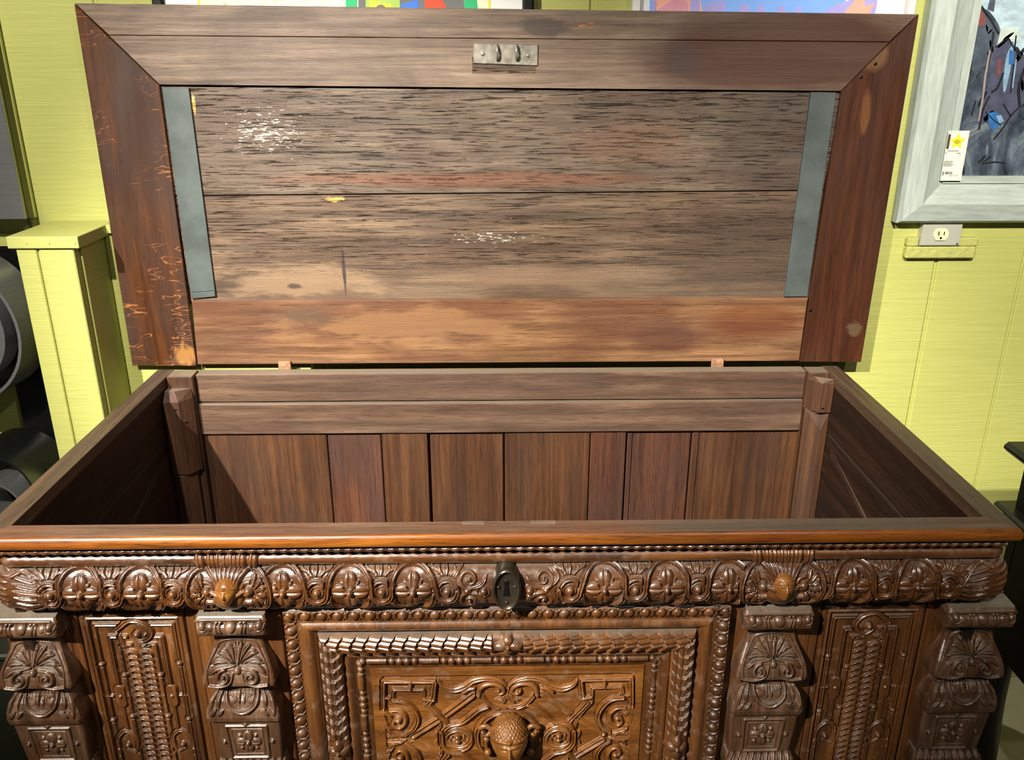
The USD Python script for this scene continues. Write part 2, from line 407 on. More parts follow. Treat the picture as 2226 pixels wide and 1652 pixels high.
ROUGHP = plain('rough_yellow_paint', (180, 181, 104), 0.5, 0, 0.4, noise=0.05, scale=70.0, bump=0.004)
BLACKP = plain('black_lacquer', (10, 10, 10), 0.35, 0, 0.5, noise=0.3, scale=40)
GREYF = plain('grey_washed_frame', (172, 182, 174), 0.45, 0, 0.4, noise=0.16, scale=9.0, bump=0.0006, stretch=(2, 2, 14))
GREYFV = plain('grey_washed_frame_upright', (170, 180, 172), 0.45, 0, 0.4, noise=0.16, scale=9.0, bump=0.0006, stretch=(14, 14, 2))
WHITE = plain('white_board', (226, 228, 226), 0.7, 0, 0.3)
CREAM = plain('cream_paper', (232, 228, 196), 0.8, 0, 0.2, noise=0.10, scale=60)
STEEL_D = plain('dark_steel', (96, 98, 96), 0.3, 0.95, noise=0.15, scale=10, bump=0.0002, stretch=(60, 2, 2))
STEEL = plain('brushed_steel', (150, 152, 152), 0.3, 0.7, noise=0.12, scale=10, bump=0.0002, stretch=(2, 2, 60))
CONCRETE = plain('grey_floor', (150, 146, 116), 0.7, 0, 0.3, noise=0.12, scale=12)

# ------------------------------------------------------------------ the setting
YW = 0.83
wall = thing('wall_back', 'yellow-green painted grooved plank siding behind the chest', None, (0, YW, -Z0), kind='structure')
edges = sorted({round(1.030 + 0.208 * k, 4) for k in range(-10, 6)} | {-1.068})
edges = [x for x in edges if x >= -1.068]
for a, b in zip(edges, edges[1:]):
    g = 0.0035
    obj('siding_board', cbox(a + g, b - g, YW, YW + 0.02, -Z0, 1.6, 0.003), WALL, wall)
obj('groove_backing', cbox(edges[0], edges[-1], YW + 0.006, YW + 0.03, -Z0, 1.6, 0.001), WALL, wall)
obj('siding_board', cbox(-1.75, -1.086, YW + 0.03, YW + 0.05, -Z0, 1.6, 0.002), WALL, wall)
obj('siding_board', cbox(-0.8845, -0.45, 0.7875, YW + 0.004, -Z0, 0.3115, 0.0015), WALL, wall)
tr = thing('trim_1', 'narrow yellow-green upright trim strips at the left corner of the wall', None, (-1.058, YW, 0.34), kind='structure')
obj('trim_strip', cbox(-1.062, -1.046, YW - 0.012, YW - 0.0005, 0.34, 1.6, 0.002), TRIMP, tr)
obj('trim_strip', cbox(-1.073, -1.0625, YW - 0.020, YW - 0.0005, 0.34, 1.6, 0.002), TRIMP, tr)
fl = obj('floor', (np.array([[-3, -3, -Z0], [3, -3, -Z0], [3, 0.9, -Z0], [-3, 0.9, -Z0], [-3, -3, -Z0 - 0.05], [3, -3, -Z0 - 0.05], [3, 0.9, -Z0 - 0.05], [-3, 0.9, -Z0 - 0.05]], float),
                   np.array([[0, 1, 2, 3], [4, 7, 6, 5], [0, 4, 5, 1], [1, 5, 6, 2], [2, 6, 7, 3], [3, 7, 4, 0]])), CONCRETE, kind='structure', label='plain grey floor at the foot of the yellow wall')

# boxed post with its cap, at the left
post = thing('boxed_post', 'yellow-green boxed post with a flat overhanging cap, left of the raised lid', 'post', (-0.946, 0.74, -Z0))
obj('front_board', cbox(-1.008, -0.966, 0.648, 0.672, -Z0, 0.307, 0.002), WALL, post)
obj('front_board', cbox(-0.961, -0.889, 0.648, 0.672, -Z0, 0.307, 0.002), WALL, post)
obj('groove_strip', cbox(-1.0, -0.9, 0.654, 0.668, -Z0, 0.306, 0.001), WALL, post)
obj('side_board', cbox(-0.903, -0.886, 0.675, YW - 0.001, -Z0, 0.307, 0.0015), WALL, post)
obj('side_board', cbox(-1.006, -0.992, 0.675, YW - 0.001, -Z0, 0.307, 0.0015), WALL, post)
obj('cap', cbox(-1.020, -0.873, 0.641, YW - 0.001, 0.307, 0.332, 0.0015), TRIMP, post)
obj('ledge', cbox(-0.873, -0.8625, 0.775, YW - 0.001, 0.3125, 0.332, 0.0015), TRIMP, post)
obj('nail_hole', join([sphere((-1.02 + 0.147 * t, 0.6412, 0.317), (0.0011, 0.0006, 0.0011), 1) for t in (0.28, 0.60, 0.96)]), BLACKP, post)

# ------------------------------------------------------------------ relief drawing
class Relief:
    """Heights over a flat (u, v) sheet, in metres; drawn by strokes, taken to a curved surface afterwards."""

    def __init__(s, u0, u1, v0, v1, step):
        s.u = np.linspace(u0, u1, max(2, int(round((u1 - u0) / step)) + 1))
        s.v = np.linspace(v0, v1, max(2, int(round((v1 - v0) / step)) + 1))
        s.U, s.V = np.meshgrid(s.u, s.v)
        s.H = np.zeros_like(s.U)
        s.L = np.zeros(s.U.shape, int)

    def win(s, lo, hi):
        i0, i1 = np.searchsorted(s.v, [lo[1], hi[1]])
        j0, j1 = np.searchsorted(s.u, [lo[0], hi[0]])
        return slice(max(i0 - 1, 0), i1 + 1), slice(max(j0 - 1, 0), j1 + 1)

    def put(s, w, val, mask, label=None, base=0.0):
        H, L = s.H[w], s.L[w]
        new = np.where(mask, base + val, -1)
        up = new > H
        H[up] = new[up]
        if label is not None:
            L[up & mask] = label

    def ribbon(s, pts, w, h, prof='flat', over=0.0, label=None, base=0.0, bev=0.0016, groove=0.0):
        p = np.asarray(pts, float)
        n = len(p)
        if np.ndim(w):
            w = np.interp(np.linspace(0, 1, n), np.linspace(0, 1, len(w)), w)
        else:
            w = np.full(n, float(w))
        if np.ndim(h):
            h = np.interp(np.linspace(0, 1, n), np.linspace(0, 1, len(h)), h)
        else:
            h = np.full(n, float(h))
        m = w.max() / 2 + over + 0.001
        W = s.win(p.min(0) - m, p.max(0) + m)
        U, V = s.U[W], s.V[W]
        if not U.size:
            return
        best = np.full(U.shape, 1e9)
        D, WW, HH = np.zeros_like(U), np.ones_like(U), np.zeros_like(U)
        for a, b, wa, wb, ha, hb in zip(p, p[1:], w, w[1:], h, h[1:]):
            e_ = b - a
            q = max(e_ @ e_, 1e-14)
            t = np.clip(((U - a[0]) * e_[0] + (V - a[1]) * e_[1]) / q, 0, 1)
            d = np.hypot(U - a[0] - t * e_[0], V - a[1] - t * e_[1])
            ww = (wa + (wb - wa) * t) / 2
            k = d - ww
            r = k < best
            best[r], D[r], WW[r], HH[r] = k[r], d[r], ww[r], (ha + (hb - ha) * t)[r]
        mask = best < 0
        if over:
            s.H[W][best < over] = base - 0.55 * over - 0.0012
        x = np.clip(D / np.maximum(WW, 1e-6), 0, 1)
        if prof == 'round':
            val = HH * np.sqrt(1 - x * x)
        elif prof == 'strap':
            val = HH * np.clip(-best / bev, 0, 1) * (1 - 0.42 * np.exp(-(x / 0.42) ** 4))
        else:
            val = HH * np.clip(-best / bev, 0, 1)
        if groove:
            val = val * (1 - groove * np.exp(-(x / 0.22) ** 2))
        s.put(W, val, mask, label, base)

    def dome(s, c, rx, ry, h, rot=0.0, label=None, base=0.0, groove=0.0, power=0.5, over=0.0):
        m = max(rx, ry) * 1.02 + over + 0.001
        W = s.win(np.array(c) - m, np.array(c) + m)
        U, V = s.U[W] - c[0], s.V[W] - c[1]
        if not U.size:
            return
        co, si = math.cos(rot), math.sin(rot)
        a, b = (U * co + V * si) / rx, (-U * si + V * co) / ry
        r2 = a * a + b * b
        if over:
            s.H[W][r2 < (1 + over / min(rx, ry)) ** 2] = base - 0.55 * over - 0.0012
        val = h * np.clip(1 - r2, 0, 1) ** power
        if groove:
            val *= 1 - groove * np.exp(-(b / 0.16) ** 2)
        s.put(W, val, r2 < 1, label, base)

    def ring(s, c, r, w, h, label=None, base=0.0, ry=None, **k):
        t = np.linspace(0, 2 * np.pi, 49)
        s.ribbon(np.c_[c[0] + r * np.cos(t), c[1] + (ry or r) * np.sin(t)], w, h, label=label, base=base, **k)

    def leaf(s, pts, w, h, label=None, base=0.0, over=0.0, groove=0.45):
        s.ribbon(smooth_path(pts), [0.25 * w, 0.8 * w, w, 0.8 * w, 0.2 * w], [h, h, h, h, 0.5 * h], 'round', label=label, base=base, groove=groove, over=over)

    def volute(s, c, r, turns, start, w, h, sgn=1, label=None, base=0.0, boss=0.45):
        t = np.linspace(0, 1, int(26 * turns))
        rr = r * (1 - 0.72 * t)
        a = start + sgn * 2 * np.pi * turns * t
        s.ribbon(np.c_[c[0] + rr * np.cos(a), c[1] + rr * np.sin(a)], [w, 0.55 * w], [h, h * 1.15], 'round', label=label, base=base)
        if boss:
            s.dome(c, boss * w, boss * w, 1.5 * h, label=label, base=base)


def smooth_path(pts, per=8):
    p = np.asarray(pts, float)
    if len(p) < 3:
        return np.linspace(p[0], p[-1], 6)
    out = []
    q = np.vstack([2 * p[0] - p[1], p, 2 * p[-1] - p[-2]])
    for i in range(1, len(q) - 2):
        t = np.linspace(0, 1, per, endpoint=False)[:, None]
        a, b, c, d = q[i - 1], q[i], q[i + 1], q[i + 2]
        out.append(0.5 * (2 * b + (c - a) * t + (2 * a - 5 * b + 4 * c - d) * t ** 2 + (3 * b - a - 3 * c + d) * t ** 3))
    return np.vstack(out + [p[-1:]])


def emit(X, labels, names, mat, parent, owner=None, mats=None, extra=None):
    """A grid of points (n x m x 3) as meshes: one for each label. names: {label: part name}; label 0 belongs to the owner part, the rest are its children."""
    n, m = X.shape[:2]
    du, dv = np.gradient(X, axis=1), np.gradient(X, axis=0)
    N = np.cross(du, dv)
    N /= np.maximum(np.linalg.norm(N, axis=2, keepdims=True), 1e-12)
    idx = np.arange(n * m).reshape(n, m)
    q = np.stack([idx[:-1, :-1], idx[:-1, 1:], idx[1:, 1:], idx[1:, :-1]], -1).reshape(-1, 4)
    ql = labels[:-1, :-1].reshape(-1)
    flat, nf = X.reshape(-1, 3), N.reshape(-1, 3)
    base = owner
    for L in sorted(set(ql.tolist())):
        f = q[ql == L]
        used, inv = np.unique(f, return_inverse=True)
        f = inv.reshape(-1, 4)
        v, nn = flat[used], nf[used]
        if L == 0 and extra is not None:
            ev, ef = va(extra)
            em = meshkit.arrays(trimesh.Trimesh(ev, ef, process=False), 30)
            f3 = np.vstack([f[:, [0, 1, 2]], f[:, [0, 2, 3]], em[1] + len(v)])
            v, nn, f = np.vstack([v, em[0]]), np.vstack([nn, em[2]]), f3
        mt = (mats or {}).get(L, mat)
        if L == 0 and base is None:
            base = obj(names[0], (v, f), mt, parent, normals=nn)
        else:
            obj(names[L], (v, f), mt, base if base else parent, normals=nn)
    return base


# ------------------------------------------------------------------ the chest
XC = 0.006
chest = thing('carved_chest', 'dark carved oak chest with its plank lid raised open against the wall', 'chest', (XC, 0.38, -Z0))

# --- lid: boards traced on the plane of the raised lid
lid = thing('lid', parent=chest, label='raised framed lid, seen from its rough inside')
YB = YL + 0.025
obj('rail', pxslab([(162, 7), (1997, 31), (1934, 91), (236, 76)], YL, YB, 0.0012), RAIL_T, lid)
obj('rail', pxslab([(236, 77), (1934, 92), (1828, 198), (347, 184)], YL, YB, 0.0008), RAIL_T, lid)
obj('stile', pxslab([(161, 9), (346, 185), (427, 796), (288, 795)], YL - 0.0005, YB, 0.0012), STILE_L, lid, label='reddish stile with pale ray flecks')
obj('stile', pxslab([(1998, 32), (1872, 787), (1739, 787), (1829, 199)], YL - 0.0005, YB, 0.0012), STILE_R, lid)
obj('bottom_rail', pxslab([(416, 654), (1757, 648), (1738, 785), (429, 793)], YL, YB, 0.002), RAIL_B, lid)
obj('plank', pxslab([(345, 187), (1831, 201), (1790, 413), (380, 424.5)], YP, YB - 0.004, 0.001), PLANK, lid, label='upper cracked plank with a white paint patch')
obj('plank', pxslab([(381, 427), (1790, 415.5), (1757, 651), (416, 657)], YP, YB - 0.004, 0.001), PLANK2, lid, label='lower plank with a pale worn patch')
obj('backing', pxslab([(340, 187), (1835, 201), (1757, 651), (410, 657)], YB - 0.006, YB - 0.001, 0.001), PLANK2, lid)
obj('metal_strap', pxslab([(352, 190), (410, 192), (467, 632), (414, 636)], YL + 0.002, YP + 0.001, 0.0006), STEEL_BAR, lid, label='grey steel strap let into the frame')
obj('metal_strap', pxslab([(1763, 200), (1818, 201), (1755, 645), (1705, 645)], YL + 0.002, YP + 0.001, 0.0006), STEEL_BAR, lid, label='grey steel strap let into the frame')
obj('strap_end', pxslab([(415, 637), (467, 633), (468, 645), (416, 650)], YL + 0.0005, YP, 0.0012), STEEL_BAR, lid)
obj('lock_plate', pxslab([(1029, 94), (1170, 97), (1169, 143), (1028, 138)], YL - 0.0035, YL + 0.004, 0.0012), IRON, lid, label='worn iron lock plate with two staples')
obj('lock_recess', pxslab([(1026, 122), (1167, 128), (1164, 160), (1027, 160)], YL - 0.0004, YL + 0.002, 0.0002), PLANK2, lid)
for sx in (1081, 1123):
    t = np.linspace(0, np.pi, 14)
    top, bot = at(sx, 98, Y=YL), at(sx, 131, Y=YL)
    c, r = (top + bot) / 2, (top[2] - bot[2]) / 2
    obj('staple', tube_mesh(np.c_[np.full(14, c[0]), c[1] - 0.003 - 0.012 * np.sin(t), c[2] + r * np.cos(t)], 0.0024, 8), IRON, lid, smooth=40)
for rx, ry in ((1049, 117), (1148, 121)):
    c = at(rx, ry, Y=YL - 0.004)
    obj('rivet', sphere(c, (0.0042, 0.0016, 0.0042), 2), IRON, lid, smooth=True)
for rx, ry in ((1903, 139), (1872, 168), (1762, 675)):
    c = at(rx, ry, Y=YL - 0.0006)
    obj('peg_hole', sphere(c, (0.0038, 0.0006, 0.0038), 2), BLACKP, lid, smooth=True)

# --- hinges between lid and back rail
for hx in (619, 1559):
    c = at(hx, 792, Y=0.757)
    w = 0.0145
    obj('hinge', join([cbox(c[0] - w, c[0] + w, c[1] - 0.004, c[1] + 0.002, -0.004, 0.017, 0.001), cbox(c[0] - w * 0.35, c[0] + w * 0.4, c[1] - 0.0055, c[1] - 0.003, 0.004, 0.0125, 0.0008)]), RUST, chest,
        label='small pale iron hinge leaf')

# --- rim: nosed boards, mitred at the front corners
def rim_profile(t, thick):
    a = np.linspace(np.pi / 2, -np.pi / 2, 9)
    r = thick / 2
    pts = [(t, 0.0), (t, -thick)]
    nose = [(r * 0.55 * (1 - math.cos(x)), -r + r * math.sin(x)) for x in a[::-1]]
    return pts + [(y, z) for y, z in nose]


def rim_board(p0, p1, inward, t, m0, m1, thick=0.022, nseg=2):
    """Sweeps the nosed profile from p0 to p1 (outer edge, plan), mitred by m0, m1 times its inset."""
    p0, p1, inward = map(np.asarray, (p0, p1, inward))
    d = (p1 - p0) / np.linalg.norm(p1 - p0)
    prof = np.array(rim_profile(t, thick))
    k = len(prof)
    rows = []
    for end, m, sg in ((p0, m0, 1), (p1, m1, -1)):
        q = end[None] + prof[:, :1] * inward[None] + d[None] * (sg * m * prof[:, :1])
        rows.append(np.c_[q, prof[:, 1]])
    v = np.vstack(rows)
    f = [[i, (i + 1) % k, k + (i + 1) % k] for i in range(k)] + [[i, k + (i + 1) % k, k + i] for i in range(k)]
    f += [[0, i + 1, i] for i in range(1, k - 1)] + [[k, k + i, k + i + 1] for i in range(1, k - 1)]
    m = trimesh.Trimesh(v, np.array(f), process=False)
    m.fix_normals()
    return va(m)


T = 0.0413
D = 0.749
obj('rim_nosing', rim_board((-0.8, 0.0), (0.8, 0.0), (0, 1), 0.006, 1, 1), EDGE, chest, smooth=40, label='bright worn nosing along the front of the rim')
obj('rim_board', slab([(-0.794, 0.0), (0.794, 0.0), (0.7585, 0.0), (-0.7585, 0.0)], 0, 1) if False else
    (lambda b: (b[0], b[1]))(va(trimesh.convex.convex_hull(np.array([[x, y, z] for x, y in ((-0.794, 0.006), (0.794, 0.006), (0.7585, T), (0.2, T), (-0.7585, T)) for z in (0.0003, -0.022)])))), RIMTOP, chest)
for sg in (-1, 1):
    obj('rim_board', rim_board((sg * 0.8, 0.0), (sg * 0.8, D), (-sg, 0), 0.0418, 1, 0), RIMTOP_Y, chest, smooth=40)
obj('lock_mortise', join([cbox(at(a, 1133, z=0)[0], at(b, 1133, z=0)[0], T - 0.009, T + 0.0004, -0.02, 0.0008, 0.0003) for a, b in ((1005, 1053), (1152, 1208))]), PLANK, chest, label='dark mortise cut in the inner edge of the rim')

# --- inside
obj('back_rail', cbox(-0.697, 0.709, 0.712, 0.747, -0.0675, 0.0005, 0.002), INNER, chest)
obj('back_rail', cbox(-0.700, 0.710, 0.706, 0.745, -0.148, -0.0705, 0.003), INNER, chest)
seams = [(-0.700, -0.411, 0.716, INNER_V2), (-0.409, -0.284, 0.718, INNER_V), (-0.281, -0.173, 0.714, INNER_V2), (-0.167, 0.0065, 0.718, INNER_V2), (0.0105, 0.213, 0.715, INNER_V2),
         (0.215, 0.299, 0.714, INNER_V), (0.303, 0.315, 0.718, INNER_V), (0.316, 0.455, 0.720, INNER_V), (0.458, 0.474, 0.717, INNER_V2), (0.475, 0.712, 0.719, INNER_V2)]
for a, b, y, m in seams:
    obj('back_plank', cbox(a, b, y, 0.74, -0.62, -0.150, 0.002), m, chest)
obj('back_board', cbox(-0.78, 0.78, 0.735, 0.748, -0.95, -0.002, 0.002), INNER_V, chest)


def corner_post(sg):
    """Post with a stepped and chamfered inner corner, as hulls of its pieces."""
    H = lambda pts: va(trimesh.convex.convex_hull(np.array(pts)))
    px = lambda x: sg * x
    parts = []
    if sg < 0:
        parts.append(cbox(px(0.757), px(0.698), 0.695, 0.74, -0.6, 0.002, 0.002))
        # shaped block under the top: broad shoulders, chamfered to a point
        prof = [(0.757, 0.655), (0.722, 0.655), (0.700, 0.685), (0.700, 0.70), (0.757, 0.70)]
        top = [(0.757, 0.675), (0.735, 0.675), (0.705, 0.695), (0.705, 0.70), (0.757, 0.70)]
        parts.append(H([[px(x), y, -0.045] for x, y in prof] + [[px(x), y, -0.225] for x, y in prof] + [[px(x), y, -0.026] for x, y in top]))
        low = [(0.757, 0.658), (0.735, 0.658), (0.712, 0.682), (0.712, 0.70), (0.757, 0.70)]
        parts.append(H([[px(x), y, -0.231] for x, y in low] + [[px(x), y, -0.6] for x, y in low]))
        return join(parts)
    parts.append(cbox(0.709, 0.757, 0.695, 0.74, -0.6, 0.002, 0.002))
    blk = [(0.757, 0.662), (0.728, 0.662), (0.707, 0.697), (0.757, 0.70)]
    parts.append(H([[x, y, -0.012] for x, y in blk] + [[x, y, -0.083] for x, y in blk] + [[0.757, 0.67, -0.004], [0.72, 0.69, -0.004]]))
    low = [(0.757, 0.668), (0.742, 0.668), (0.709, 0.690), (0.709, 0.70), (0.757, 0.70)]
    parts.append(H([[x, y, -0.0855] for x, y in low[:1] + low[2:]] + [[x, y, -0.13] for x, y in low] + [[x, y, -0.6] for x, y in low]))
    return join(parts)


for sg in (-1, 1):
    cp = obj('corner_post', corner_post(sg), INNER_V2, chest)
    for hx, hz, hy in (((-0.73, -0.062, 0.6545), (-0.716, -0.095, 0.662)) if sg < 0 else ((0.738, -0.072, 0.6615),)):
        obj('peg_hole', sphere((hx, hy, hz), (0.003, 0.001, 0.003), 1), BLACKP, cp)
    xi = sg * 0.7585
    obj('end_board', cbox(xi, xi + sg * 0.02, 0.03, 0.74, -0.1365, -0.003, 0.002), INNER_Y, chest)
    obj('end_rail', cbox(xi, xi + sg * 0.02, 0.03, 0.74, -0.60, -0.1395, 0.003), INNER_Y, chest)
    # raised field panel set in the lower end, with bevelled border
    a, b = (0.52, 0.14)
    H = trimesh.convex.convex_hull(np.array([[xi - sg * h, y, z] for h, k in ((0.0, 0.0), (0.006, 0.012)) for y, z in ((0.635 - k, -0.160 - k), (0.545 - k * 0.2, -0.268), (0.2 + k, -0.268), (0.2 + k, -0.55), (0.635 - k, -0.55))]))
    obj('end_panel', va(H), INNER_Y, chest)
    obj('side_board', cbox(sg * 0.7795, sg * 0.788, 0.05, 0.745, -0.93, -0.022, 0.002), FIELD, chest)
obj('bottom_board', cbox(-0.76, 0.76, 0.06, 0.74, -0.66, -0.63, 0.002), INNER, chest)
obj('front_board', cbox(-0.7585, 0.7585, T + 0.001, 0.058, -0.14, -0.02, 0.001), INNER, chest)
obj('front_field', cbox(XC - 0.765, XC + 0.765, 0.060, 0.085, -0.95, -0.1405, 0.002), FIELD, chest)
obj('plinth', join([cbox(XC - 0.80, XC + 0.80, 0.02, 0.745, -0.98, -0.90, 0.006), cbox(XC - 0.785, XC + 0.785, 0.035, 0.745, -0.90, -0.87, 0.006)]), FIELD, chest)

# --- neck, rope and plain bead under the rim
n = 900
t = np.linspace(-0.785, 0.785, n)
ang = np.arange(14) * 2 * np.pi / 14
rr = 0.0044 + 0.0011 * np.sin(2 * np.pi * t[:, None] / 0.0165 + ang[None] * 1.0)
v = np.stack([np.repeat(t[:, None], 14, 1), 0.0150 + rr * np.cos(ang), -0.0312 + rr * np.sin(ang)], -1).reshape(-1, 3)
i, j = np.meshgrid(np.arange(n - 1), np.arange(14), indexing='ij')
q = np.stack([i * 14 + j, (i + 1) * 14 + j, (i + 1) * 14 + (j + 1) % 14, i * 14 + (j + 1) % 14], -1).reshape(-1, 4)
obj('rope_moulding', (v, q), CARVE, chest, smooth=True, label='thin twisted rope moulding under the rim')

obj('rope_fillet', cbox(-0.783, 0.783, 0.0155, 0.06, -0.0365, -0.0215, 0.001), CARVE, chest)

# frieze: profile across (arc length s from its lower edge), plan along the front and round the ends
def arc_profile(pts):
    p = np.asarray(pts, float)
    s = np.r_[0, np.cumsum(np.linalg.norm(np.diff(p, axis=0), axis=1))]
    return p, s


a = np.linspace(-np.pi / 2, np.pi / 2, 40)
fz = [(0.002, -0.1400)] + [(0.003 + 0.0235 * math.cos(x) ** 0.8, -0.1025 + 0.0355 * math.sin(x)) for x in a] + [(0.002, -0.0662), (0.002, -0.0645)]
fz += [(0.003 + 0.0125 * math.cos(x) ** 0.7, -0.0540 + 0.0105 * math.sin(x)) for x in a] + [(0.001, -0.0425), (0.0, -0.024)]
FP, FS = arc_profile(fz)      # (bulge out of the neck plane, z)
S_TOP = FS[41]                # where the carved band ends
XE = 0.768


def frieze_map(U, S, H):
    bo = np.interp(S, FS, FP[:, 0])
    z = np.interp(S, FS, FP[:, 1])
    db = np.interp(S + 0.0012, FS, FP[:, 0]) - np.interp(S - 0.0012, FS, FP[:, 0])
    dz = np.interp(S + 0.0012, FS, FP[:, 1]) - np.interp(S - 0.0012, FS, FP[:, 1])
    ln = np.hypot(db, dz) + 1e-12
    no, nz = dz / ln, -db / ln
    out, zz = bo + H * no, z + H * nz
    r = 0.006
    sg, au = np.sign(U), np.abs(U)
    over = np.clip((au - XE) / r, 0, np.pi / 2)
    rest = np.maximum(au - XE - r * np.pi / 2, 0)
    x = np.minimum(au, XE) + (r + out) * np.sin(over)
    y = 0.034 + r - (r + out) * np.cos(over) + rest
    return np.stack([XC + sg * x, y, zz], -1)


UE = XE + 0.0094 + 0.05
fr = Relief(-UE, UE, 0.0, FS[-1], 0.001)
SM = 0.5 * S_TOP
ROS = [-0.660, -0.567, -0.348, -0.244, -0.146, 0.153, 0.251, 0.349, 0.545, 0.646]
BEAD = [-0.708, -0.6135, -0.519, -0.296, -0.195, -0.093, 0.099, 0.202, 0.300, 0.4955, 0.5955, 0.695]
RU, RS = 0.0345, 0.5 * S_TOP - 0.005
SB = SM - 0.001
# bands: over the roses, under the beads, and the other way about
groups = [[-0.708, -0.660, -0.6135, -0.567, -0.519], [-0.348, -0.296, -0.244, -0.195, -0.146, -0.093], [0.099, 0.153, 0.202, 0.251, 0.300, 0.349], [0.4955, 0.545, 0.5955, 0.646, 0.695]]
for g in groups:
    for flip in (-1, 1):
        path = []
        for c in g:
            if min(abs(c - x) for x in ROS) < 1e-6:
                th = np.linspace(np.pi * 0.86, np.pi * 0.14, 18)
                path += [(c + RU * 1.02 * math.cos(x), SM + flip * RS * math.sin(x)) for x in th]
            else:
                th = np.linspace(np.pi, 0, 12)
                path += [(c + 0.0165 * math.cos(x), SB - flip * 0.019 * math.sin(x)) for x in th]
        fr.ribbon(smooth_path(path, 2), 0.0085, 0.0066, 'strap', over=0.0016 if flip > 0 else 0.0008)
for k, c in enumerate(ROS):
    lab = 10 + k
    W = fr.win((c - 0.032, 0), (c + 0.032, S_TOP))
    cup = ((fr.U[W] - c) / 0.0302) ** 2 + ((fr.V[W] - SM) / (RS - 0.0045)) ** 2
    fr.H[W] = np.where((cup < 1) & (fr.H[W] < 0.0004), -0.0024 * (1 - cup) ** 0.4, fr.H[W])
    for ang_, rx, ry in ((0, 0.0145, 0.0122), (np.pi, 0.0145, 0.0122), (np.pi / 2, 0.0155, 0.0112), (-np.pi / 2, 0.0155, 0.0112)):
        rad = 0.0148 if abs(math.cos(ang_)) > 0.5 else 0.0180
        fr.dome((c + rad * math.cos(ang_), SM + rad * math.sin(ang_)), rx, ry, 0.0062, ang_, label=lab, groove=0.5, power=0.45, over=0.0009, base=-0.0008)
    for q_ in range(4):
        ag = np.pi / 4 + q_ * np.pi / 2
        fr.leaf([(c + 0.011 * math.cos(ag), SM + 0.013 * math.sin(ag)), (c + 0.020 * math.cos(ag), SM + 0.026 * math.sin(ag))], 0.0062, 0.0030, label=lab)
    fr.dome((c, SM), 0.0058, 0.0064, 0.0115, label=lab)
for k, c in enumerate(BEAD):
    lab = 40 + k
    fr.ring((c, SB), 0.0098, 0.003, 0.0036, label=lab)
    fr.dome((c, SB), 0.0064, 0.0068, 0.0080, label=lab)
    for sv, hh in ((1, 1.0), (-1, 0.6)):
        y0 = SB + sv * 0.026
        if sv > 0:
            fr.leaf([(c, y0), (c, y0 + 0.019)], 0.0075, 0.0042)
            for sx in (-1, 1):
                fr.leaf([(c + sx * 0.004, y0), (c + sx * 0.012, y0 + 0.008), (c + sx * 0.011, y0 + 0.018)], 0.007, 0.0042)
                fr.dome((c + sx * 0.0075, y0 + 0.001), 0.0026, 0.0026, 0.004)
                fr.leaf([(c + sx * 0.007, y0 + 0.004), (c + sx * 0.022, y0 + 0.013), (c + sx * 0.024, y0 + 0.020)], 0.006, 0.0034)
        else:
            for sx in (-1, 0, 1):
                fr.leaf([(c + sx * 0.002, y0 + 0.003), (c + sx * 0.011, y0 - 0.009)], 0.006, 0.0042)
# volutes with a big bead beside the consoles and the keyhole
CONS = (-0.433, 0.434)
for c in CONS:
    for sx in (-1, 1):
        o = (c + sx * 0.032, SM + 0.004)
        fr.volute(o, 0.026, 1.15, np.pi / 2 + sx * 1.9, 0.0095, 0.0046, sx)
        fr.dome(o, 0.0072, 0.0076, 0.0098, label=60 + 2 * CONS.index(c) + (sx > 0))
        for q_ in range(5):
            ag = -0.9 + q_ * 0.5
            fr.leaf([(o[0] + sx * 0.012 * math.cos(ag), o[1] + 0.012 * math.sin(ag)), (o[0] + sx * 0.023 * math.cos(ag), o[1] + 0.024 * math.sin(ag) - 0.003)], 0.007, 0.0038)
        th = np.linspace(-0.62 * np.pi, 0.62 * np.pi, 24)
        fr.ribbon(np.c_[c + sx * (0.036 + 0.029 * np.cos(th)), SM + 0.040 * np.sin(th)], 0.0082, 0.0066, 'strap', over=0.0012)
        for q_ in range(6):
            ag = -1.25 + q_ * 0.5
            fr.leaf([(c + sx * (0.036 + 0.008 * math.cos(ag)), SM + 0.012 * math.sin(ag)), (c + sx * (0.036 + 0.017 * math.cos(ag)), SM + 0.022 * math.sin(ag) + 0.003), (c + sx * (0.036 + 0.023 * math.cos(ag)), SM + 0.033 * math.sin(ag))], 0.0082, 0.0052, over=0.0006)
        for q_ in range(3):
            fr.leaf([(c + sx * (0.020 + 0.008 * q_), SM - 0.020), (c + sx * (0.024 + 0.011 * q_), SM - 0.040)], 0.007, 0.0036)
for sx in (-1, 1):
    o = 0.0 + sx * 0.062
    for sv in (-1, 1):
        fr.volute((o - sx * 0.004, SM + sv * 0.019), 0.0165, 1.2, -sv * np.pi / 2, 0.0075, 0.0046, sx * sv)
        fr.leaf([(o, SM + sv * 0.004), (o - sx * 0.022, SM + sv * 0.010), (o - sx * 0.032, SM + sv * 0.026)], 0.0085, 0.0044)
        fr.leaf([(o + sx * 0.004, SM + sv * 0.003), (o + sx * 0.018, SM + sv * 0.022), (o + sx * 0.006, SM + sv * 0.040)], 0.0085, 0.0044)
    fr.dome((o, SM), 0.005, 0.005, 0.007)
    fr.dome((sx * 0.036, SB), 0.0058, 0.0062, 0.0078)
    fr.ring((sx * 0.036, SB), 0.0098, 0.003, 0.0036)
